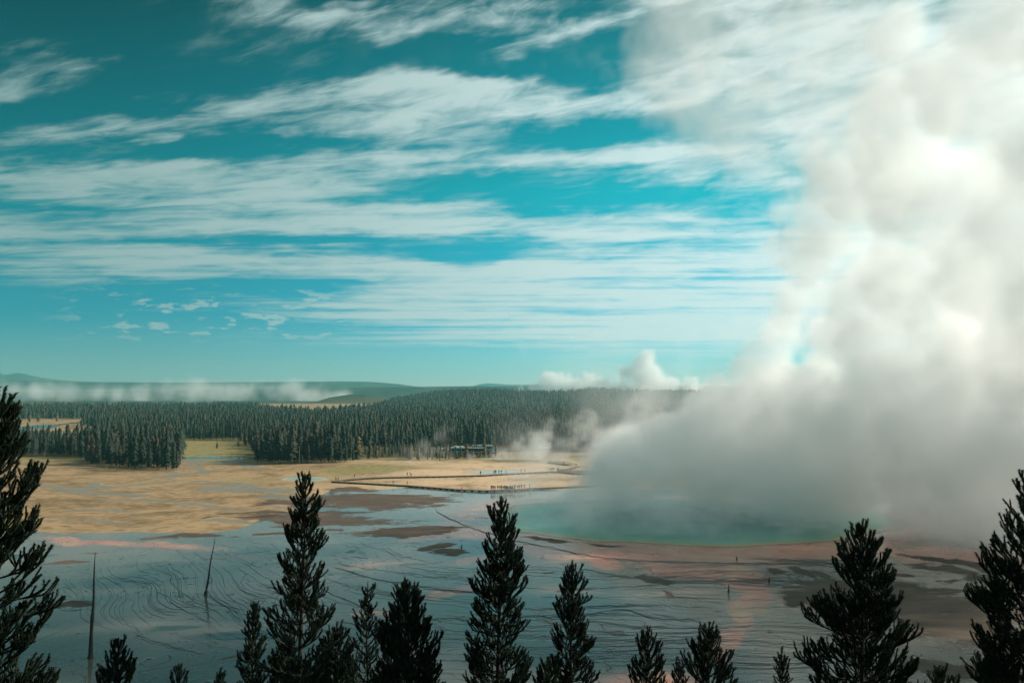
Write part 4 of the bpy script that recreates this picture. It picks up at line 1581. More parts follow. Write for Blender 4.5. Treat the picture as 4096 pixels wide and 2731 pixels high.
def walkway(picture_pts, label, width=1.9, rail=None, half=None):
    pts = [W(a / 4.0, b / 4.0, DECK_Z) for a, b in picture_pts]
    pts = resample(pts, 0.33)
    e = empty('boardwalk', (pts[0].x, pts[0].y, 0))
    tag(e, label, 'boardwalk', 'boardwalks over the hot flat')
    o3 = Vector((pts[0].x, pts[0].y, 0))
    planks, beams = MB(), MB()
    left, right = [], []
    for i, p in enumerate(pts):
        a, b = pts[max(0, i - 1)], pts[min(len(pts) - 1, i + 1)]
        d = (b - a).normalized()
        n = Vector((-d.y, d.x, 0))
        left.append(p + n * width / 2)
        right.append(p - n * width / 2)
        M = Matrix.Translation(p - o3) @ Matrix.Rotation(math.atan2(d.y, d.x), 4, 'Z')
        j = 0.012 * math.sin(i * 1.7)
        planks.box(-0.145, 0.145, -width / 2 + j, width / 2 + j, -0.05, 0.0 + 0.006 * (i % 3), 0, M)
    planks.build('planks', M_DECK, e)['kind'] = 'stuff'
    for side in (left, right):
        v, f = [], []
        for k, p in enumerate(side):
            q = p - o3
            inn = (pts[k] - p).normalized() * 0.12
            v += [(q.x, q.y, DECK_Z - 0.32), (q.x, q.y, DECK_Z - 0.052), (q.x + inn.x, q.y + inn.y, DECK_Z - 0.052), (q.x + inn.x, q.y + inn.y, DECK_Z - 0.32)]
            if k:
                b0 = 4 * (k - 1)
                for m in range(4):
                    f.append((b0 + m, b0 + (m + 1) % 4, b0 + 4 + (m + 1) % 4, b0 + 4 + m))
        mesh_obj('side_beam', v, f, M_BEAM, e)
    if 'support' not in _support_mesh:
        mb = MB()
        mb.box(-0.22, 0.22, -width / 2 - 0.06, width / 2 + 0.06, -0.02, DECK_Z - 0.325)
        s0 = mb.build('support', M_BEAM)
        _support_mesh['support'] = s0.data
        bpy.data.objects.remove(s0)
    step = 8
    for i in range(2, len(pts) - 1, step):
        d = (pts[i + 1] - pts[i]).normalized()
        s = bpy.data.objects.new('support', _support_mesh['support'])
        COL.objects.link(s)
        s.parent = e
        s.location = (pts[i].x - o3.x, pts[i].y - o3.y, 0)
        s.rotation_euler = (0, 0, math.atan2(d.y, d.x))
    if rail:
        for side, src in (('l', left), ('r', right)):
            if side not in rail:
                continue
            if 'post' not in _support_mesh:
                mb = MB()
                mb.box(-0.06, 0.06, -0.06, 0.06, -0.1, 1.1)
                s0 = mb.build('rail_post', M_RAIL)
                _support_mesh['post'] = s0.data
                bpy.data.objects.remove(s0)
            for i in range(0, len(src), 6):
                s = bpy.data.objects.new('rail_post', _support_mesh['post'])
                COL.objects.link(s)
                s.parent = e
                s.location = src[i] - o3
            for hz_ in (0.35, 0.68, 1.04):
                v, f = [], []
                for k, p in enumerate(src):
                    q = p - o3
                    v += [(q.x - 0.03, q.y, DECK_Z + hz_ - 0.07), (q.x + 0.03, q.y, DECK_Z + hz_ - 0.07), (q.x + 0.03, q.y, DECK_Z + hz_ + 0.07), (q.x - 0.03, q.y, DECK_Z + hz_ + 0.07)]
                    if k:
                        b0 = 4 * (k - 1)
                        for m in range(4):
                            f.append((b0 + m, b0 + (m + 1) % 4, b0 + 4 + (m + 1) % 4, b0 + 4 + m))
                mesh_obj('rail', v, f, M_RAIL, e)
    return e


walkway([(1333, 1921), (1345, 1922.5), (1468, 1929), (1573, 1935), (1630, 1938), (1762, 1948), (1848, 1955), (1951, 1958), (2027, 1957.5), (2071, 1955), (2119, 1950), (2230, 1946), (2400, 1938), (2560, 1930)],
        'lower dark boardwalk at the edge of the water, leading into the steam')
walkway([(1352, 1920), (1385, 1915), (1464, 1909), (1577, 1905), (1762, 1902), (1929, 1898), (2027, 1892), (2136, 1886.5), (2212, 1883), (2232, 1883)],
        'upper boardwalk crossing the pale flat behind the lower one')
walkway([(2236, 1883), (2300, 1890), (2420, 1896), (2560, 1897)], 'boardwalk branch with dark rails fading into the big steam', rail='lr')
walkway([(2236, 1880), (2262, 1874), (2305, 1865)], 'short boardwalk with pale rails right of the upper walk', rail='lr')
walkway([(2309, 1863), (2280, 1856), (2240, 1851), (2196, 1846)], 'far zigzag boardwalk climbing back to the car park', rail='l')


# ------------------------------------------------------------------ people
def body_mesh(pose, name):
    """one continuous skinned figure about 1.72 m tall facing +X"""
    J = dict(pel=(0, 0, .95), wst=(0, 0, 1.10), chs=(0.01, 0, 1.32), nck=(0.01, 0, 1.49), hed=(0.03, 0, 1.60), crn=(0.02, 0, 1.70))
    R = dict(pel=.15, wst=.135, chs=.16, nck=.06, hed=.098, crn=.085)
    E = [('pel', 'wst'), ('wst', 'chs'), ('chs', 'nck'), ('nck', 'hed'), ('hed', 'crn')]
    for s, k in ((1, 'l'), (-1, 'r')):
        sw = pose['stride'] * s
        kn = (sw * 0.5 + 0.03, s * .10, .50)
        an = (sw - (0.10 if sw < 0 else 0), s * .10, .09 + (0.05 if sw < -0.05 else 0))
        J.update({'hip' + k: (0, s * .10, .88), 'kne' + k: kn, 'ank' + k: an, 'toe' + k: (an[0] + .17, s * .12, an[2] - .05)})
        R.update({'hip' + k: .095, 'kne' + k: .06, 'ank' + k: .045, 'toe' + k: .04})
        ar = pose['arm' + k]
        J.update({'sho' + k: (0, s * .20, 1.42), 'elb' + k: (ar[0][0], s * ar[0][1], ar[0][2]), 'wri' + k: (ar[1][0], s * ar[1][1], ar[1][2]),
                  'han' + k: (ar[2][0], s * ar[2][1], ar[2][2])})
        R.update({'sho' + k: .068, 'elb' + k: .046, 'wri' + k: .033, 'han' + k: .038})
        E += [('pel', 'hip' + k), ('hip' + k, 'kne' + k), ('kne' + k, 'ank' + k), ('ank' + k, 'toe' + k),
              ('chs', 'sho' + k), ('sho' + k, 'elb' + k), ('elb' + k, 'wri' + k), ('wri' + k, 'han' + k)]
    if pose.get('sit'):
        for k in J:
            x, y, z = J[k]
            if k.startswith('kne'):
                J[k] = (.42, y, .50)
            elif k.startswith('ank'):
                J[k] = (.44, y, .09)
            elif k.startswith('toe'):
                J[k] = (.60, y, .05)
            elif k.startswith('hip'):
                J[k] = (.04, y, .50)
            else:
                J[k] = (x, y, z - .42)
    keys = list(J)
    me = bpy.data.meshes.new(name)
    me.from_pydata([J[k] for k in keys], [(keys.index(a), keys.index(b)) for a, b in E], [])
    o = bpy.data.objects.new(name, me)
    COL.objects.link(o)
    o.modifiers.new('skin', 'SKIN')
    for k, sv in zip(keys, me.skin_vertices[0].data):
        sv.radius = (R[k], R[k])
        sv.use_root = (k == 'pel')
    sb = o.modifiers.new('sub', 'SUBSURF')
    sb.levels = 1
    bpy.context.view_layer.update()
    dg = bpy.context.evaluated_depsgraph_get()
    m2 = bpy.data.meshes.new_from_object(o.evaluated_get(dg))
    bpy.data.objects.remove(o)
    sit = pose.get('sit')
    zt = .62 if sit else .96
    zs = 1.07 if sit else 1.49
    zh = 1.19 if sit else 1.62
    mi = []
    for p in m2.polygons:
        c = p.center
        if c.z > zh + 0.02 or (c.z > zs and c.x < -0.01):
            mi.append(3)
        elif c.z > zs:
            mi.append(2)
        elif abs(c.y) > .21 and (c.x ** 2 + (c.z - 1.42 + (.42 if sit else 0)) ** 2) > .46 ** 2 and c.z > .55:
            mi.append(2)
        elif c.z > zt:
            mi.append(0)
        elif c.z < .10:
            mi.append(3)
        else:
            mi.append(1)
    for _ in range(4):
        m2.materials.append(None)
    m2.polygons.foreach_set('material_index', mi)
    m2.polygons.foreach_set('use_smooth', [True] * len(mi))
    m2.name = name
    return m2


_hang = ((.0, .25, 1.14), (.06, .25, .90), (.09, .24, .82))
POSES = {
    'stand': body_mesh(dict(stride=0.04, arml=_hang, armr=_hang), 'person_standing'),
    'walk': body_mesh(dict(stride=0.30, arml=((-.12, .25, 1.16), (-.08, .25, .93), (-.06, .24, .85)), armr=((.12, .25, 1.17), (.28, .23, 1.0), (.35, .22, .95))), 'person_walking'),
    'photo': body_mesh(dict(stride=0.05, arml=((.14, .26, 1.22), (.32, .10, 1.42), (.38, .05, 1.47)), armr=((.14, .26, 1.22), (.32, .10, 1.42), (.38, .05, 1.47))), 'person_holding_camera'),
    'point': body_mesh(dict(stride=0.05, arml=((.10, .42, 1.40), (.12, .66, 1.46), (.13, .76, 1.48)), armr=_hang), 'person_pointing'),
    'sit': body_mesh(dict(stride=0.0, sit=True, arml=((.05, .25, 1.16), (.26, .20, 1.02), (.34, .18, 1.0)), armr=((.05, .25, 1.16), (.26, .20, 1.02), (.34, .18, 1.0))), 'person_sitting'),
}
_cloth = {}


def cloth(c):
    if c not in _cloth:
        _cloth[c] = plain('cloth', c, 0.85, scale=8.0, var=0.15, spec=0.2)
    return _cloth[c]


NAVY, BLACK, TEAL, MAROON, RED, GREY, WHITE, TAN, OLIVE, BLUE = (0.02, 0.028, 0.05), (0.015, 0.015, 0.017), (0.03, 0.22, 0.22), (0.12, 0.03, 0.04), (0.38, 0.03, 0.04), \
    (0.10, 0.11, 0.12), (0.62, 0.62, 0.60), (0.28, 0.21, 0.14), (0.07, 0.075, 0.04), (0.06, 0.12, 0.28)
SKIN = (0.42, 0.26, 0.19)
HAIR = (0.03, 0.02, 0.015)
_bag = MB()
_bag.prism([(-.30, 1.00), (-.13, .98), (-.13, 1.46), (-.24, 1.46), (-.31, 1.38)], -.15, .15)
_bo = _bag.build('backpack', cloth(BLACK), bevel=0.02)
BAG_MESH = _bo.data
bpy.data.objects.remove(_bo)


def person(fx, fy, pose, top, legs, label, face=0.0, h=1.72, z=DECK_Z + 0.01, bag=False, group=None, dy=0.0, hair=HAIR):
    p = W(fx / 4.0, fy / 4.0, z)
    o = bpy.data.objects.new('person', POSES[pose])
    COL.objects.link(o)
    o.location = (p.x, p.y + dy, z - (0.0))
    s = h / 1.72
    o.scale = (s, s, s)
    o.rotation_euler = (0, 0, math.radians(face))
    for i, c in enumerate((top, legs, SKIN, hair)):
        o.material_slots[i].link = 'OBJECT'
        o.material_slots[i].material = cloth(c)
    tag(o, label, 'person', group)
    if bag:
        b = bpy.data.objects.new('backpack', BAG_MESH)
        COL.objects.link(b)
        b.parent = o
    return o


G1, G2, G3 = 'people on the lower boardwalk', 'people on the upper boardwalk', 'people at the boardwalk junction'
person(1342.5, 1921, 'stand', TEAL, NAVY, 'left of the three people in teal and navy at the boardwalk corner', 200, group=G1)
person(1347, 1921, 'stand', TEAL, GREY, 'middle person in teal jacket and grey trousers at the boardwalk corner', 170, 1.66, group=G1)
person(1353, 1922.5, 'stand', NAVY, BLACK, 'tall person in navy, right of the two teal jackets at the corner', 185, 1.8, group=G1)
person(1417.5, 1911.5, 'walk', MAROON, TAN, 'person in maroon jacket and tan trousers on the upper boardwalk', 200, bag=True, group=G2)
person(1452.5, 1908.5, 'walk', BLACK, WHITE, 'person in dark top and white trousers walking the upper boardwalk', 175, group=G2)
person(1630, 1903, 'walk', NAVY, TAN, 'person with dark backpack and tan trousers, left of the walking pair', 10, bag=True, group=G2)
person(1641.5, 1902.5, 'walk', WHITE, NAVY, 'tall person in white shirt with backpack on the upper boardwalk', 5, 1.86, bag=True, group=G2)
person(1645.5, 1902.8, 'walk', MAROON, NAVY, 'child in maroon beside the tall person in white', 5, 1.3, group=G2)
person(1573, 1935.5, 'walk', GREY, OLIVE, 'person in grey walking left on the lower boardwalk', 180, 1.78, group=G1)
person(1629.5, 1938.5, 'walk', RED, MAROON, 'person in red walking on the lower boardwalk', 185, group=G1)
person(1922, 1898, 'stand', NAVY, BLACK, 'lone dark dressed person in front of the small pale pool', 90, 1.76, group=G2)
for i, (x, y, ps, c1, c2, f, h, lab) in enumerate([
    (1974.5, 1894.5, 'walk', GREY, BLACK, 170, 1.7, 'leftmost grey clad walker right of the pale pool'),
    (1980, 1894.2, 'stand', BLACK, TAN, 90, 1.8, 'person in black top, left of the close pair by the pale pool'),
    (1983.5, 1894.5, 'stand', NAVY, TAN, 80, 1.72, 'person in navy, right of the close pair by the pale pool'),
    (1996, 1893.5, 'photo', GREY, NAVY, 80, 1.8, 'person holding up a camera on the upper boardwalk'),
    (2005.5, 1893, 'stand', BLACK, OLIVE, 100, 1.66, 'person in black top and shorts right of the camera holder'),
    (2024, 1892, 'walk', WHITE, BLUE, 175, 1.72, 'person in white top and blue trousers on the upper boardwalk'),
    (2084.5, 1889, 'walk', NAVY, GREY, 5, 1.76, 'left of the two dark walkers before the signpost'),
    (2099.5, 1888.5, 'walk', BLACK, MAROON, 10, 1.7, 'right of the two dark walkers before the signpost'),
    (2193.5, 1884, 'walk', WHITE, TAN, 5, 1.74, 'person in white left of the signpost'),
    (2201, 1883.8, 'stand', NAVY, BLACK, 90, 1.66, 'dark dressed person just left of the person in red at the signpost'),
    (2206.3, 1883.6, 'stand', RED, BLACK, 100, 1.66, 'person in red touching the signpost'),
]):
    person(x, y, ps, c1, c2, lab, f, h, group=G2)
for i, (x, ps, c1, c2, f, h, bag, lab) in enumerate([
    (1965.7, 'stand', NAVY, BLACK, 270, 1.80, True, 'leftmost of the crowd on the lower boardwalk, in navy with a pack'),
    (1972.5, 'stand', BLACK, NAVY, 265, 1.84, False, 'second from left in the lower crowd, all in black'),
    (1979.7, 'stand', RED, BLACK, 275, 1.66, False, 'person in red in the crowd on the lower boardwalk'),
    (1991.2, 'stand', NAVY, TAN, 260, 1.78, True, 'person with navy top and tan trousers right of the red one in the crowd'),
    (1999.5, 'stand', GREY, BLACK, 280, 1.64, False, 'shorter person in grey in the left half of the crowd'),
    (2005.3, 'photo', BLACK, BLACK, 270, 1.84, False, 'tall person in black raising a camera in the crowd'),
    (2012.0, 'stand', OLIVE, GREY, 265, 1.55, False, 'small person in olive just left of the bench'),
    (2018.0, 'stand', BLACK, NAVY, 275, 1.82, True, 'person in black standing at the left end of the bench'),
    (2024.5, 'stand', MAROON, BLACK, 270, 1.72, False, 'person in maroon behind the left part of the bench'),
    (2028.2, 'stand', NAVY, BLACK, 262, 1.76, False, 'person in navy behind the middle of the bench'),
    (2040.3, 'stand', BLACK, OLIVE, 280, 1.86, True, 'tall person in black behind the right part of the bench'),
    (2050.0, 'point', NAVY, BLACK, 270, 1.76, False, 'person in navy pointing with an outstretched arm'),
    (2059.8, 'stand', BLACK, BLACK, 268, 1.92, True, 'biggest person of the crowd, right of the bench'),
    (2071.3, 'stand', GREY, NAVY, 270, 1.70, False, 'person in grey first right of the biggest one'),
    (2078.0, 'stand', MAROON, GREY, 275, 1.70, False, 'person in maroon second right of the biggest one'),
    (2086.3, 'stand', NAVY, BLACK, 265, 1.78, True, 'person in navy with a pack third right of the biggest one'),
    (2097.5, 'stand', GREY, GREY, 270, 1.74, False, 'greyed person half lost in the steam at the crowd end'),
    (2118.8, 'walk', GREY, NAVY, 180, 1.74, False, 'last person far right on the lower boardwalk, fading in steam'),
]):
    y = float(np.interp(x, [1951, 2027, 2071, 2119], [1959, 1958.5, 1956, 1951]))
    person(x, y, ps, c1, c2, lab, f, h, bag=bag, group=G1)
person(2032.5, 1956.5, 'sit', OLIVE, NAVY, 'person in olive sitting on the left of the dark bench', 270, 1.7, group=G1)
person(2045.5, 1956.5, 'sit', MAROON, BLACK, 'person in maroon sitting on the right of the dark bench', 270, 1.7, group=G1)
person(2231, 1884.5, 'stand', NAVY, BLACK, 'left of the pair standing where the rails begin', 90, group=G3)
person(2235.5, 1884, 'stand', BLACK, GREY, 'right of the pair standing where the rails begin', 95, 1.66, group=G3)
person(2302.5, 1866, 'stand', GREY, NAVY, 'left of the pair at the far corner of the pale rails', 100, group=G3)
person(2307, 1865.5, 'stand', MAROON, BLACK, 'right of the pair at the far corner of the pale rails', 80, group=G3)
person(2250.5, 1854.5, 'walk', WHITE, TAN, 'person in white walking on the far zigzag boardwalk', 160, group=G3)
person(2256.5, 1855.5, 'walk', GREY, BLACK, 'person in grey behind the white one on the far zigzag boardwalk', 160, group=G3)
person(2212.5, 1849.5, 'walk', WHITE, WHITE, 'all white clad person at the top of the zigzag boardwalk', 150, group=G3)
person(2007.5, 1827, 'stand', NAVY, NAVY, 'tiny dark person on the bank below the car park', 90, z=0.05)


def bench(fx, fy):
    p = W(fx / 4.0, fy / 4.0, DECK_Z)
    e = empty('bench', (p.x, p.y, DECK_Z + 0.02))
    tag(e, 'long dark bench among the crowd on the lower boardwalk', 'bench')
    mb = MB(); mb.box(-1.9, 1.9, -0.22, 0.22, 0.44, 0.50); mb.build('seat', M_BEAM, e, 0.01)
    mb = MB(); mb.box(-1.9, 1.9, -0.27, -0.23, 0.62, 0.90); mb.build('backrest', M_BEAM, e, 0.01)
    for x in (-1.7, 0.0, 1.7):
        mb = MB(); mb.box(x - .05, x + .05, -0.2, 0.2, 0, 0.438); mb.box(x - .04, x + .04, -0.27, -0.232, 0.30, 0.90 - 0.01); mb.build('leg', M_BEAM, e)


bench(2039, 1957.8)


def signpost(fx, fy):
    p = W(fx / 4.0, fy / 4.0, DECK_Z)
    e = empty('signpost', (p.x, p.y + 1.1, 0))
    tag(e, 'dark interpretive sign on a post beside the upper boardwalk', 'sign')
    mb = MB(); mb.box(-.08, .08, -.06, .06, 0, 1.75); mb.build('post', M_BEAM, e)
    mb = MB(); mb.box(-.48, .48, -.10, -.062, 1.35, 1.95); mb.build('panel', M_BEAM, e, 0.01)


signpost(2213.5, 1883)


def cone(fx, fy):
    p = W(fx / 4.0, fy / 4.0, DECK_Z)
    e = empty('traffic_cone', (p.x, p.y, DECK_Z + 0.02))
    tag(e, 'bright red cone standing alone on the lower boardwalk', 'traffic cone')
    mr = plain('red_plastic', (0.62, 0.02, 0.03), 0.5)
    v, f = [], []
    n = 14
    for z, r in ((0.05, 0.20), (0.5, 0.13), (1.0, 0.055), (1.15, 0.04)):
        for k in range(n):
            a = 2 * math.pi * k / n
            v.append((r * math.cos(a), r * math.sin(a), z))
    for i in range(3):
        for k in range(n):
            f.append((i * n + k, i * n + (k + 1) % n, (i + 1) * n + (k + 1) % n, (i + 1) * n + k))
    f.append(tuple(range(3 * n, 4 * n)))
    mesh_obj('cone_body', v, f, mr, e, True)
    mb = MB(); mb.box(-.26, .26, -.26, .26, 0, .048); mb.build('foot', mr, e, 0.01)


cone(1848, 1954.5)

# ------------------------------------------------------------------ car park
M_ASPH = plain('asphalt', (0.07, 0.068, 0.062), 0.9, scale=0.6)
M_GLASS = plain('dark_window', (0.015, 0.03, 0.035), 0.12, spec=0.8, var=0.1)
M_TYRE = plain('tyre', (0.015, 0.015, 0.015), 0.85)
M_WHITE = plain('white_paint', (0.82, 0.83, 0.82), 0.3, var=0.03)
M_TEALP = plain('teal_paint', (0.05, 0.22, 0.26), 0.3, var=0.05)
M_DARKP = plain('dark_paint', (0.03, 0.04, 0.05), 0.25, var=0.05)
M_SILV = plain('silver_paint', (0.45, 0.47, 0.48), 0.28, 0.5, var=0.04)
M_EARTH = plain('brown_earth', (0.20, 0.14, 0.085), 0.95, scale=0.3)
sheet('car_park', [(424, 450.6), (448, 447.2), (496, 446.4), (520, 448.5), (500, 451.2), (470, 453.6), (430, 453.4)], 0.02, M_ASPH)
sheet('earth_bank', [(474, 454.2), (500, 451.4), (560, 450.0), (600, 453), (560, 457.0), (500, 457.2)], 0.012, M_EARTH)
_rd = [(498, 434.2), (512, 431.2), (532, 428.4), (560, 427.4), (560, 429.2), (536, 430.6), (518, 434.0), (505, 437.0)]
_rv = [W(a, b) for a, b in _rd]
_ro = mesh_obj('road', [(p.x, p.y, float(land(p.x, p.y)) + 0.25) for p in _rv], [tuple(range(len(_rv)))], M_ASPH)
_ro['kind'] = 'structure'


def wheels(e, xs, y, r=0.34, w=0.22):
    for x in xs:
        for s in (-1, 1):
            mb = MB()
            mb.cyl((0, 0, 0), r, w, 'y', 14, 0)
            mb.cyl((0, s * (w / 2 + 0.006), 0), r * 0.55, 0.012, 'y', 12, 1)
            o = mb.build('wheel', [M_TYRE, M_SILV], e)
            o.location = (x, s * y, r)


def coach(fx, fy, rz, L, paint, stripe, label):
    p = W(fx / 4.0, fy / 4.0, 0.02)
    e = empty('coach', (p.x, p.y, 0.02), math.radians(rz))
    tag(e, label, 'coach', 'vehicles in the car park')
    h = 3.3
    mb = MB()
    mb.prism([(-L / 2, .45), (-L / 2, 3.0), (-L / 2 + .25, h), (L / 2 - .5, h), (L / 2 - .12, 2.9), (L / 2, 1.5), (L / 2 - .03, .45)], -1.25, 1.25, 0)
    mb.build('body', paint, e, 0.04)
    for s in (-1, 1):
        n = 6
        seg = (L - 1.6) / n
        for k in range(n):
            mb = MB()
            x0 = -L / 2 + .5 + k * seg
            mb.box(x0, x0 + seg - .08, s * 1.253 - .02, s * 1.253 + .02, 1.55, 2.55)
            mb.build('window', M_GLASS, e)
        mb = MB(); mb.box(-L / 2 + .3, L / 2 - .4, s * 1.256 - .015, s * 1.256 + .015, 1.05, 1.32); mb.build('stripe', stripe, e)
    mb = MB(); mb.add([(L / 2 + .01, -1.1, 1.5), (L / 2 + .01, 1.1, 1.5), (L / 2 - .10, 1.1, 2.85), (L / 2 - .10, -1.1, 2.85), (L / 2 - .1, -1.1, 1.5), (L / 2 - .1, 1.1, 1.5), (L / 2 - .2, 1.1, 2.85), (L / 2 - .2, -1.1, 2.85)],
                      [(0, 1, 2, 3), (4, 7, 6, 5), (0, 4, 5, 1), (1, 5, 6, 2), (2, 6, 7, 3), (3, 7, 4, 0)]); mb.build('windscreen', M_GLASS, e)
    mb = MB(); mb.box(-L / 2 + .1, L / 2 - .7, -1.1, 1.1, h + .002, h + .09); mb.build('roof_panel', M_WHITE, e, 0.02)
    wheels(e, (-L / 2 + 2.2, L / 2 - 2.0), 1.12, 0.5, 0.28)


def motorhome(fx, fy, rz, label, gr='vehicles in the car park', s=1.0, zz=0.02):
    p = W(fx / 4.0, fy / 4.0, zz)
    e = empty('motorhome', (p.x, p.y, zz), math.radians(rz))
    e.scale = (s, s, s)
    tag(e, label, 'motorhome', gr)
    mb = MB()
    mb.prism([(-3.4, .5), (-3.4, 3.35), (2.2, 3.35), (3.2, 3.0), (3.3, 2.3), (2.3, 2.05), (2.3, .5)], -1.2, 1.2)
    mb.build('living_box', M_WHITE, e, 0.05)
    mb = MB(); mb.prism([(2.304, .5), (2.304, 2.0), (2.75, 2.0), (3.4, 1.3), (4.1, 1.15), (4.15, .5)], -1.0, 1.0); mb.build('cab', M_WHITE, e, 0.04)
    for sd in (-1, 1):
        for x0, x1 in ((-2.8, -1.6), (-0.4, 1.0)):
            mb = MB(); mb.box(x0, x1, sd * 1.203 - .02, sd * 1.203 + .02, 1.7, 2.5); mb.build('window', M_GLASS, e)
    mb = MB(); mb.box(-3.42, -3.38, -.55, .55, 1.75, 2.6); mb.build('window', M_GLASS, e)
    mb = MB(); mb.box(-1.4, -.5, -.5, .5, 3.352, 3.6); mb.build('roof_unit', M_SILV, e, 0.03)
    wheels(e, (-2.0, 3.1), 1.0, 0.4)


def car(fx, fy, rz, paint, label, kind='sedan'):
    p = W(fx / 4.0, fy / 4.0, 0.02)
    e = empty('parked_car', (p.x, p.y, 0.02), math.radians(rz))
    tag(e, label, 'car', 'vehicles in the car park')
    roof = 1.45 if kind == 'sedan' else 1.8
    mb = MB()
    mb.prism([(-2.3, .3), (-2.35, .85), (-2.1, .98), (1.1, 1.0), (2.1, .86), (2.3, .6), (2.28, .3)], -.9, .9)
    mb.build('body', paint, e, 0.05)
    mb = MB()
    tail = -1.7 if kind == 'sedan' else -2.15
    mb.prism([(tail, 1.002), (tail + .5 if kind == 'sedan' else tail + .12, roof), (.35, roof), (1.1, 1.002)], -.76, .76)
    mb.build('cabin_glass', M_GLASS, e, 0.03)
    mb = MB(); mb.box(tail + .5, .30, -.74, .74, roof + .002, roof + .05); mb.build('roof', paint, e, 0.02)
    for s in (-1, 1):
        mb = MB(); mb.box(2.24, 2.32, s * .62 - .16, s * .62 + .16, .62, .78); mb.build('headlight', M_WHITE, e)
    wheels(e, (-1.4, 1.4), .82)


motorhome(1832, 1806, 178, 'white motorhome box standing tall at the left of the car park')
coach(1832, 1812, 4, 8.0, M_TEALP, M_WHITE, 'short teal and white bus below the white motorhome')
coach(1897, 1813, -3, 12.0, M_DARKP, M_WHITE, 'dark coach with white roof in the middle of the car park')
coach(1931, 1803, -2, 12.0, M_TEALP, M_WHITE, 'teal coach with pale roof furthest back in the car park')
car(1786, 1805, 25, M_DARKP, 'dark estate car left of the motorhome', 'suv')
car(1757, 1797, 10, M_WHITE, 'white car furthest left, half hidden by pines', 'suv')
car(1855, 1820, 20, M_SILV, 'silver car nearest the flat, below the short bus')
car(1829, 1819, 30, M_TEALP, 'teal car behind the short pines at the left lot edge')
car(1872, 1807, 12, M_WHITE, 'white car between the motorhome and the dark coach')
car(1884, 1806, 8, M_SILV, 'silver car in the second row behind the dark coach', 'suv')
car(1966, 1812, 160, M_WHITE, 'white car at the right end of the car park')
car(2177, 1792, 15, M_WHITE, 'white van like car alone behind the steam column', 'suv')
motorhome(1691, 1775, 10, 'white motorhome half hidden among the forest pines')


def kiosk(fx, fy):
    p = W(fx / 4.0, fy / 4.0)
    e = empty('kiosk_hut', (p.x, p.y, float(land(p.x, p.y))))
    tag(e, 'small brown hut with a pale gabled roof among the pines', 'hut')
    mb = MB(); mb.box(-2.6, 2.6, -2, 2, -.3, 2.6); mb.build('wall', M_EARTH, e, 0.02)
    mb = MB()
    v = [(-3.1, -2.5, 2.602), (3.1, -2.5, 2.602), (3.1, 2.5, 2.602), (-3.1, 2.5, 2.602), (-3.1, 0, 4.1), (3.1, 0, 4.1)]
    mb.add(v, [(0, 1, 5, 4), (2, 3, 4, 5), (0, 4, 3), (1, 2, 5), (0, 3, 2, 1)])
    mb.build('roof', M_RAIL, e)
    mb = MB(); mb.box(-.5, .5, -2.03, -1.98, 0, 2.0); mb.build('door', M_BEAM, e)


kiosk(2010, 1752)
# roadside log barrier
_e = empty('log_barrier', (0, 0, 0))
tag(_e, 'row of pale logs lining the forest road above the hut', 'barrier')
for _k in range(12):
    _a, _b2 = 2052 + _k * 7.2, 1722 - _k * 0.95
    _p = W(_a / 4.0, (_b2) / 4.0)
    _mb = MB(); _mb.cyl((0, 0, 0.55), 0.35, 4.6, 'x', 8)
    _lo = _mb.build('log', M_RAIL, _e)
    _lo.location = (_p.x, _p.y, float(land(_p.x, _p.y)) + 0.2)

# ------------------------------------------------------------------ steam
def fft_noise(shape, seed, slope=1.85, lo=3.0, hi=80.0):
    rs = np.random.default_rng(seed)
    w = rs.normal(size=shape).astype(np.float32)
    fz = np.fft.fftfreq(shape[0])[:, None, None] * shape[0]
    fy = np.fft.fftfreq(shape[1])[None, :, None] * shape[1]
    fx = np.fft.rfftfreq(shape[2])[None, None, :] * shape[2]
    m = max(shape)
    k = np.sqrt((fz * m / shape[0]) ** 2 + (fy * m / shape[1]) ** 2 + (fx * m / shape[2]) ** 2)
    k[0, 0, 0] = 1
    amp = np.where((k > lo) & (k < hi), k ** -slope, 0)
    n = np.fft.irfftn(np.fft.rfftn(w) * amp, s=shape, axes=(0, 1, 2)).astype(np.float32)
    return n / (n.std() + 1e-9)


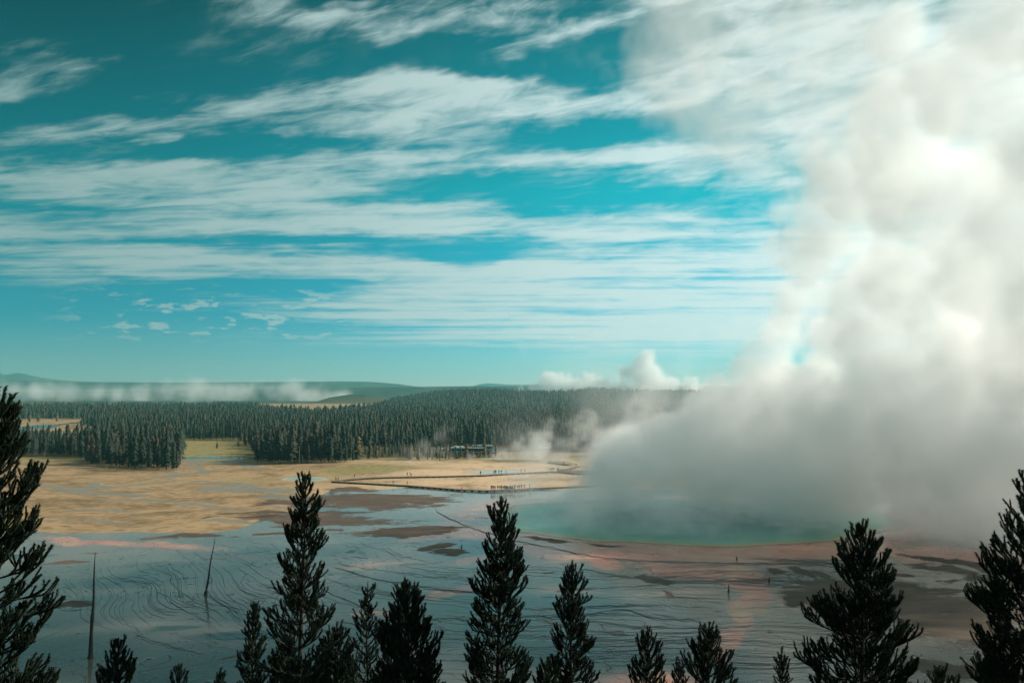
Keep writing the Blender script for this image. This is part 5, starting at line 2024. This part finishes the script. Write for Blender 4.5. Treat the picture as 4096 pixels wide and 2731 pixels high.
def volume_object(name, dens, lo, hi, colour, parts=None, aniso=0.0, label=None, cat=None, kind=None, group=None, absorb=None):
    """dens: array [z, y, x] of extinction per metre, filled into a fog grid by geometry nodes"""
    nz, ny, nx = dens.shape
    me = bpy.data.meshes.new(name)
    n = dens.size
    me.vertices.add(n)
    X = np.linspace(lo[0], hi[0], nx, dtype=np.float32)
    Y = np.linspace(lo[1], hi[1], ny, dtype=np.float32)
    Zc = np.linspace(lo[2], hi[2], nz, dtype=np.float32)
    co = np.empty((nz, ny, nx, 3), np.float32)
    co[..., 0] = X[None, None, :]
    co[..., 1] = Y[None, :, None]
    co[..., 2] = Zc[:, None, None]
    me.vertices.foreach_set('co', co.ravel())
    me.attributes.new('dens', 'FLOAT', 'POINT').data.foreach_set('value', dens.astype(np.float32).ravel())
    me.update()
    o = bpy.data.objects.new(name, me)
    COL.objects.link(o)
    mat = bpy.data.materials.new(name)
    mat.use_nodes = True
    g = NT(mat.node_tree)
    g.n.clear()
    out = g.node('ShaderNodeOutputMaterial')
    pv = g.node('ShaderNodeVolumePrincipled')
    pv.inputs['Color'].default_value = (*colour, 1)
    pv.inputs['Density'].default_value = 1.0
    pv.inputs['Anisotropy'].default_value = aniso
    pv.inputs['Density Attribute'].default_value = 'density'
    g.l.new(pv.outputs[0], out.inputs['Volume'])
    mat.cycles.volume_interpolation = 'LINEAR'
    me.materials.append(mat)
    ng = bpy.data.node_groups.new(name + '_grid', 'GeometryNodeTree')
    ng.interface.new_socket('Geometry', in_out='INPUT', socket_type='NodeSocketGeometry')
    ng.interface.new_socket('Geometry', in_out='OUTPUT', socket_type='NodeSocketGeometry')
    N, L = ng.nodes, ng.links
    gi, go = N.new('NodeGroupInput'), N.new('NodeGroupOutput')
    pos = N.new('GeometryNodeInputPosition')
    sp = N.new('ShaderNodeSeparateXYZ')
    L.new(pos.outputs[0], sp.inputs[0])

    def idx(sock, a, b, k):
        mr = N.new('ShaderNodeMapRange')
        mr.clamp = True
        L.new(sock, mr.inputs['Value'])
        mr.inputs['From Min'].default_value = a
        mr.inputs['From Max'].default_value = b
        mr.inputs['To Min'].default_value = 0
        mr.inputs['To Max'].default_value = k - 1
        r = N.new('ShaderNodeMath')
        r.operation = 'ROUND'
        L.new(mr.outputs['Result'], r.inputs[0])
        return r.outputs[0]
    ix = idx(sp.outputs[0], lo[0], hi[0], nx)
    iy = idx(sp.outputs[1], lo[1], hi[1], ny)
    iz = idx(sp.outputs[2], lo[2], hi[2], nz)

    # integer maths keeps the index exact for large grids
    def im(op, a, b):
        nd = N.new('FunctionNodeIntegerMath')
        nd.operation = op
        for s, v in zip(nd.inputs, (a, b)):
            if isinstance(v, int):
                s.default_value = v
            else:
                L.new(v, s)
        return nd.outputs[0]
    index = im('ADD', im('MULTIPLY', im('ADD', im('MULTIPLY', iz, ny), iy), nx), ix)
    na = N.new('GeometryNodeInputNamedAttribute')
    na.data_type = 'FLOAT'
    na.inputs['Name'].default_value = 'dens'
    si = N.new('GeometryNodeSampleIndex')
    si.data_type = 'FLOAT'
    si.domain = 'POINT'
    L.new(gi.outputs[0], si.inputs['Geometry'])
    L.new(na.outputs[0], si.inputs['Value'])
    L.new(index, si.inputs['Index'])
    vc = N.new('GeometryNodeVolumeCube')
    L.new(si.outputs[0], vc.inputs['Density'])
    vc.inputs['Background'].default_value = 0.0
    vc.inputs['Min'].default_value = lo
    vc.inputs['Max'].default_value = hi
    vc.inputs['Resolution X'].default_value = nx
    vc.inputs['Resolution Y'].default_value = ny
    vc.inputs['Resolution Z'].default_value = nz
    sm = N.new('GeometryNodeSetMaterial')
    sm.inputs['Material'].default_value = mat
    L.new(vc.outputs[0], sm.inputs[0])
    L.new(sm.outputs[0], go.inputs[0])
    md = o.modifiers.new('grid', 'NODES')
    md.node_group = ng
    tag(o, label, cat, group, kind)
    return o


class Grid:
    def __init__(self, lo, hi, vox):
        self.lo = lo
        self.n = [max(4, int(round((b - a) / vox)) + 1) for a, b in zip(lo, hi)]
        self.hi = tuple(a + vox * (k - 1) for a, k in zip(lo, self.n))
        self.vox = vox
        self.f = np.full((self.n[2], self.n[1], self.n[0]), -1.0, np.float32)      # signed fill, 1 at a puff's heart

    def axes(self):
        return [np.arange(k, dtype=np.float32) * self.vox + a for a, k in zip(self.lo, self.n)]

    def puff(self, c, r, squash=1.0, gain=1.0):
        ax = self.axes()
        sl = []
        for i in range(3):
            rr = r * (squash if i == 2 else 1)
            a = int(np.clip((c[i] - rr - self.lo[i]) / self.vox, 0, self.n[i]))
            b = int(np.clip((c[i] + rr - self.lo[i]) / self.vox + 2, 0, self.n[i]))
            if b <= a:
                return
            sl.append(slice(a, b))
        X, Y, Zc = ax[0][sl[0]] - c[0], ax[1][sl[1]] - c[1], (ax[2][sl[2]] - c[2]) / squash
        d = np.sqrt(X[None, None, :] ** 2 + Y[None, :, None] ** 2 + Zc[:, None, None] ** 2) / r
        v = (1 - d) * gain
        sub = self.f[sl[2], sl[1], sl[0]]
        np.maximum(sub, v, out=sub)

    def billow(self, c, r, rs, levels=2, kids=9, squash=1.0):
        """a puff with smaller puffs budding from it"""
        self.puff(c, r, squash)
        if levels <= 0 or r < self.vox * 2.2:
            return
        for _ in range(kids):
            d = rs.normal(size=3)
            d /= np.linalg.norm(d) + 1e-9
            rr = r * rs.uniform(0.32, 0.52)
            self.billow(np.array(c) + d * (r * 0.72) * np.array([1, 1, squash]), rr, rs, levels - 1, kids - 2)


def spread(pts, n):
    """resample a chain of (px, py, depth, radius_px) evenly"""
    out = []
    for a, b in zip(pts[:-1], pts[1:]):
        for i in range(n):
            t = i / n
            out.append([u * (1 - t) + v * t for u, v in zip(a, b)])
    out.append(list(pts[-1]))
    return out


def big_plume():
    rs = np.random.default_rng(3)
    G = Grid((-24.0, 84.0, 0.4), (186.0, 300.0, 150.0), 1.5)
    # (column, row, depth, radius in pixels)
    lumps = [
        # crown of the column, high on the right, leaning towards the camera
        (872, 182, 190, 60), (842, 235, 200, 48), (905, 120, 168, 62), (955, 200, 165, 80), (848, 178, 190, 30), (884, 158, 182, 26), (862, 160, 186, 16),
        (834, 262, 205, 38), (880, 300, 200, 62), (950, 300, 176, 84), (1030, 240, 150, 90), (1060, 150, 135, 80), (985, 100, 145, 66),
        (940, 66, 150, 40), (900, 34, 150, 34), (1000, 20, 130, 60), (1075, 40, 122, 60), (1100, 300, 135, 80),
        (800, 214, 206, 20), (812, 236, 205, 30), (806, 255, 208, 22), (835, 205, 200, 34), (812, 190, 200, 14), (842, 292, 208, 26), (860, 330, 210, 34), (900, 372, 200, 60), (985, 380, 172, 80), (1070, 370, 145, 84),
        # lower lobes over the spring
        (778, 345, 232, 28), (765, 372, 232, 36), (738, 398, 234, 32), (800, 405, 225, 52), (868, 432, 205, 58), (950, 450, 175, 70), (1040, 455, 150, 76),
        (752, 352, 233, 20), (790, 335, 232, 18), (715, 385, 236, 22), (760, 430, 228, 40), (740, 470, 222, 40), (690, 450, 234, 34), (665, 480, 232, 22), (700, 425, 236, 32), (672, 430, 238, 22), (655, 450, 240, 20), (720, 450, 232, 44), (640, 462, 240, 17), (610, 474, 242, 13),
        (780, 470, 222, 48), (850, 488, 200, 38), (700, 482, 230, 30), (650, 482, 236, 20),
    ]
    lumps += [(622, 468, 238, 17), (606, 476, 238, 15), (632, 455, 240, 18), (660, 440, 240, 22), (675, 462, 236, 26), (812, 300, 214, 24), (818, 276, 210, 22), (800, 318, 220, 18), (830, 345, 222, 30), (790, 245, 210, 16)]
    for px, py, D, r in lumps:
        if py < 335 and px < 900:
            px -= 16
        c = P(px, py, D)
        G.billow((c.x, c.y, c.z), r * D / FOC, rs, 2 if r > 24 else 1, 9, 1.0)
    # puffs added out of view on the right to shade the lower plume
    for _ in range(11):
        c = (rs.uniform(112, 172), rs.uniform(120, 235), rs.uniform(12, 62))
        G.billow(c, rs.uniform(14, 24), rs, 1, 7, 1.0)
    for px, py, D, r in [(720, 405, 252, 34), (770, 400, 256, 44), (830, 398, 258, 52), (890, 396, 250, 58), (950, 400, 235, 66), (1010, 405, 215, 74), (690, 440, 250, 34), (750, 450, 250, 44), (820, 455, 245, 50), (890, 455, 235, 56), (960, 455, 215, 64)]:
        c = P(px, py, D)
        G.billow((c.x, c.y, c.z), r * D / FOC, rs, 1, 8, 1.0)
    # the underside: a low bank drifting to the right over the water
    for k in range(52):
        px = rs.uniform(610, 1000)
        D = rs.uniform(212, 262) - max(0, px - 800) * 0.22
        c = P(px, 480, D)
        G.puff((c.x, D, rs.uniform(3, 14)), rs.uniform(9, 17), 0.8, 0.8)
    nz = fft_noise(G.f.shape, 4, 1.75, 3, 90)
    nz2 = fft_noise(G.f.shape, 14, 1.5, 14, 120)
    f = G.f + nz * 0.13 + nz2 * 0.05
    core = np.clip((f - 0.10) / 0.30, 0, 1) ** 1.2
    d = 0.095 * core
    # soft veils: thin steam around the body, up the left and over the pool
    V = Grid(G.lo, G.hi, G.vox)
    V2 = Grid(G.lo, G.hi, G.vox)
    veil = [(700, 60, 175, 60), (760, 30, 165, 70), (820, 60, 160, 70), (740, 110, 180, 60), (800, 130, 180, 60), (690, 15, 175, 40), (770, 170, 190, 44), (700, 100, 185, 40),
            (805, 262, 212, 36), (796, 300, 216, 36), (765, 292, 222, 28), (700, 395, 236, 44), (655, 400, 238, 36), (648, 415, 240, 30), (690, 362, 238, 26), (660, 382, 238, 22), (730, 350, 234, 28), (745, 328, 234, 24),
            (640, 440, 240, 24), (600, 470, 242, 20), (600, 490, 236, 26), (560, 492, 236, 18), (640, 500, 226, 36), (700, 505, 218, 36), (760, 500, 210, 40), (820, 500, 200, 40),
            (880, 500, 185, 40), (940, 495, 170, 44), (1000, 490, 155, 50), (1060, 480, 140, 60), (900, 470, 175, 50), (990, 460, 150, 60)]
    for px, py, D, r in veil:
        c = P(px, py, D)
        (V2 if py < 185 else V).billow((c.x, c.y, c.z), r * D / FOC * 1.15, rs, 1, 7, 1.0)
    v = np.clip((V.f + nz * 0.20 - 0.02) / 0.6, 0, 1)
    d = d + 0.0150 * v ** 1.2
    v = np.clip((V2.f + nz * 0.36 + nz2 * 0.08 - 0.05) / 0.60, 0, 1)
    d = d + 0.032 * v ** 1.3
    # thin film right over the pool
    ax = G.axes()
    pr = pool_r(ax[0][None, :], ax[1][:, None])
    film = sstep(pr, 1.10, 0.66)[None] * np.exp(-np.maximum(ax[2][:, None, None] - 1, 0) / 15.0)
    d = d + 0.055 * film * np.clip(0.40 + nz * 0.55 + nz2 * 0.3, 0, 2)
    # steam gathers height before it gets dense: close over the water it stays thin
    zz_ = ax[2][:, None, None]
    d = d * (0.42 + 0.58 * sstep(zz_ + nz * 6.0, -6.0, 18.0))
    # feather the faces of the grid
    for i, axis in ((2, ax[0]), (1, ax[1]), (0, ax[2])):
        n = len(axis)
        e = np.minimum(np.arange(n), np.arange(n)[::-1]).astype(np.float32)
        if i == 0:
            e = np.arange(n)[::-1].astype(np.float32)
        w = np.clip(e / 6.0, 0, 1)
        shp = [1, 1, 1]
        shp[i] = n
        d *= w.reshape(shp)
    d[d < 2e-4] = 0
    volume_object('steam_plume', d, G.lo, G.hi, STEAM_COL, label='huge white steam plume rising from the big teal hot spring', cat='steam', kind='stuff')


STEAM_COL = (0.975, 0.98, 0.98)


def small_steam(name, lumps, vox, gain, seed, label, lo_thr=0.05, soft=0.6, nz_amp=0.22, levels=2, stretch=1.0, pad=1.3, zmin=0.3, zmul=1.0, power=1.2):
    rs = np.random.default_rng(seed)
    pts = []
    for px, py, D, r in lumps:
        c = P(px, py, D)
        pts.append((c.x, c.y, max(c.z, zmin), r * D / FOC))
    a = np.array(pts)
    lo = (a[:, 0] - a[:, 3] * pad).min(), (a[:, 1] - a[:, 3] * pad).min(), zmin
    hi = (a[:, 0] + a[:, 3] * pad).max(), (a[:, 1] + a[:, 3] * pad).max(), (a[:, 2] + a[:, 3] * pad).max()
    G = Grid(lo, hi, vox)
    for x, y, z, r in pts:
        G.billow((x, y, z), r, rs, levels, 8, zmul)
    nz = fft_noise(G.f.shape, seed + 50, 1.7, 2.5, 70)
    f = np.clip((G.f + nz * nz_amp - lo_thr) / soft, 0, 1) ** power
    d = f * gain
    for i in range(3):
        n = d.shape[i]
        e = np.minimum(np.arange(n), np.arange(n)[::-1]).astype(np.float32)
        if i == 0:
            e = np.arange(n)[::-1].astype(np.float32)
        shp = [1, 1, 1]
        shp[i] = n
        d = d * np.clip(e / 4.0, 0, 1).reshape(shp)
    d[d < gain * 0.004] = 0
    return volume_object(name, d, G.lo, G.hi, STEAM_COL, label=label, cat='steam', kind='stuff')


if True:
    big_plume()
    # vents near the car park and along the upper walk
    small_steam('steam_puff', spread([(490, 468, 405, 8), (512, 462, 405, 10), (528, 453, 405, 13), (545, 444, 405, 12)], 3) + [(522, 444, 405, 10), (535, 440, 405, 12), (520, 447, 405, 10), (548, 434, 405, 9), (470, 470, 405, 6)],
                1.3, 0.085, 11, 'bright steam cloud rising behind the small pale pool by the upper boardwalk')
    small_steam('steam_column', [(583, 416, 400, 13), (588, 424, 400, 15), (580, 432, 400, 16), (575, 443, 400, 17), (595, 440, 400, 13), (590, 455, 400, 16), (560, 440, 400, 9), (548, 425, 400, 11), (540, 440, 400, 9), (605, 446, 400, 12), (612, 432, 400, 9), (565, 458, 400, 14)],
                1.5, 0.035, 12, 'translucent grey steam column in front of the dark forest')
    small_steam('steam_drift', [(640, 415, 330, 18), (648, 400, 330, 20), (655, 430, 330, 22), (640, 440, 330, 14), (625, 425, 330, 12)],
                1.6, 0.030, 13, 'thin olive grey steam veil at the left flank of the big plume')
    small_steam('steam_drift', [(395, 458, 385, 7), (408, 452, 385, 9), (425, 447, 385, 12), (440, 452, 385, 10), (430, 457, 385, 9), (365, 458, 385, 5), (442, 438, 390, 10), (445, 428, 395, 9), (410, 459, 385, 9), (450, 458, 385, 7)],
                1.4, 0.016, 14, 'faint brownish steam drifting through the short pines')
    # fog lying in the far valley and the geyser basin clouds behind the ridge
    rs_ = np.random.default_rng(8)
    fog = []
    for px in np.arange(-60, 350, 11):
        top = np.interp(px, [-60, 0, 60, 120, 160, 190, 225, 250, 285, 300, 320, 345], [381, 382, 384, 383, 384, 380, 385, 380, 380, 384, 388, 394])
        for _ in range(2):
            r = rs_.uniform(9, 13)
            fog.append((px + rs_.uniform(-5, 5), top + r * 0.5 + rs_.uniform(0, 7), rs_.uniform(2350, 2750), r))
    fog += [(318, 378, 2500, 4), (322, 384, 2500, 5), (330, 390, 2500, 6)]
    small_steam('valley_fog', fog, 11.0, 0.009, 15, 'long bank of pale fog lying over the far valley', levels=2, soft=0.9, nz_amp=0.28)
    far = [(545, 388, 2500, 8), (548, 380, 2500, 7), (555, 385, 2500, 9), (565, 384, 2500, 8), (578, 386, 2500, 8), (590, 381, 2500, 7), (600, 385, 2500, 9), (535, 391, 2500, 6), (612, 388, 2500, 7),
           (622, 388, 2500, 8), (628, 374, 2500, 9), (637, 372, 2500, 10), (645, 364, 2500, 9), (648, 357, 2500, 7), (650, 375, 2500, 11), (655, 386, 2500, 12), (640, 384, 2500, 10), (670, 388, 2500, 10), (690, 390, 2500, 10), (520, 390, 2500, 3)]
    far = [(a_, b_ - 1, c_, d_ * 1.35) for a_, b_, c_, d_ in far]
    small_steam('steam_cloud', far, 7.0, 0.040, 16, 'bright white steam clouds standing behind the wooded ridge', levels=2, soft=0.45, nz_amp=0.12)
    small_steam('steam_wisp', [(52, 401, 1350, 1.6), (52.5, 398, 1350, 1.8), (53.5, 395, 1350, 2.2), (54, 391, 1350, 2.4), (53, 387, 1350, 2.6)], 1.6, 0.03, 17, 'thin smoke like steam wisp over the far left woods', levels=1)

# ------------------------------------------------------------------ haze
if True:
    lo, hi = (-13000, -400, -3.0), (13000, 9600, 262.0)
    v = [(x, y, z) for z in (lo[2], hi[2]) for y in (lo[1], hi[1]) for x in (lo[0], hi[0])]
    f = [(0, 2, 3, 1), (4, 5, 7, 6), (0, 1, 5, 4), (2, 6, 7, 3), (0, 4, 6, 2), (1, 3, 7, 5)]
    hz = mesh_obj('haze', v, f)
    hm = bpy.data.materials.new('haze')
    hm.use_nodes = True
    g = NT(hm.node_tree)
    g.n.clear()
    out = g.node('ShaderNodeOutputMaterial')
    pv = g.node('ShaderNodeVolumePrincipled')
    pv.inputs['Color'].default_value = (0.28, 0.76, 0.78, 1)
    pv.inputs['Density'].default_value = HAZE
    pv.inputs['Anisotropy'].default_value = 0.3
    g.l.new(pv.outputs[0], out.inputs['Volume'])
    hz.data.materials.append(hm)
    hz['kind'] = 'stuff'
    hz['label'] = 'morning haze filling the valley air'
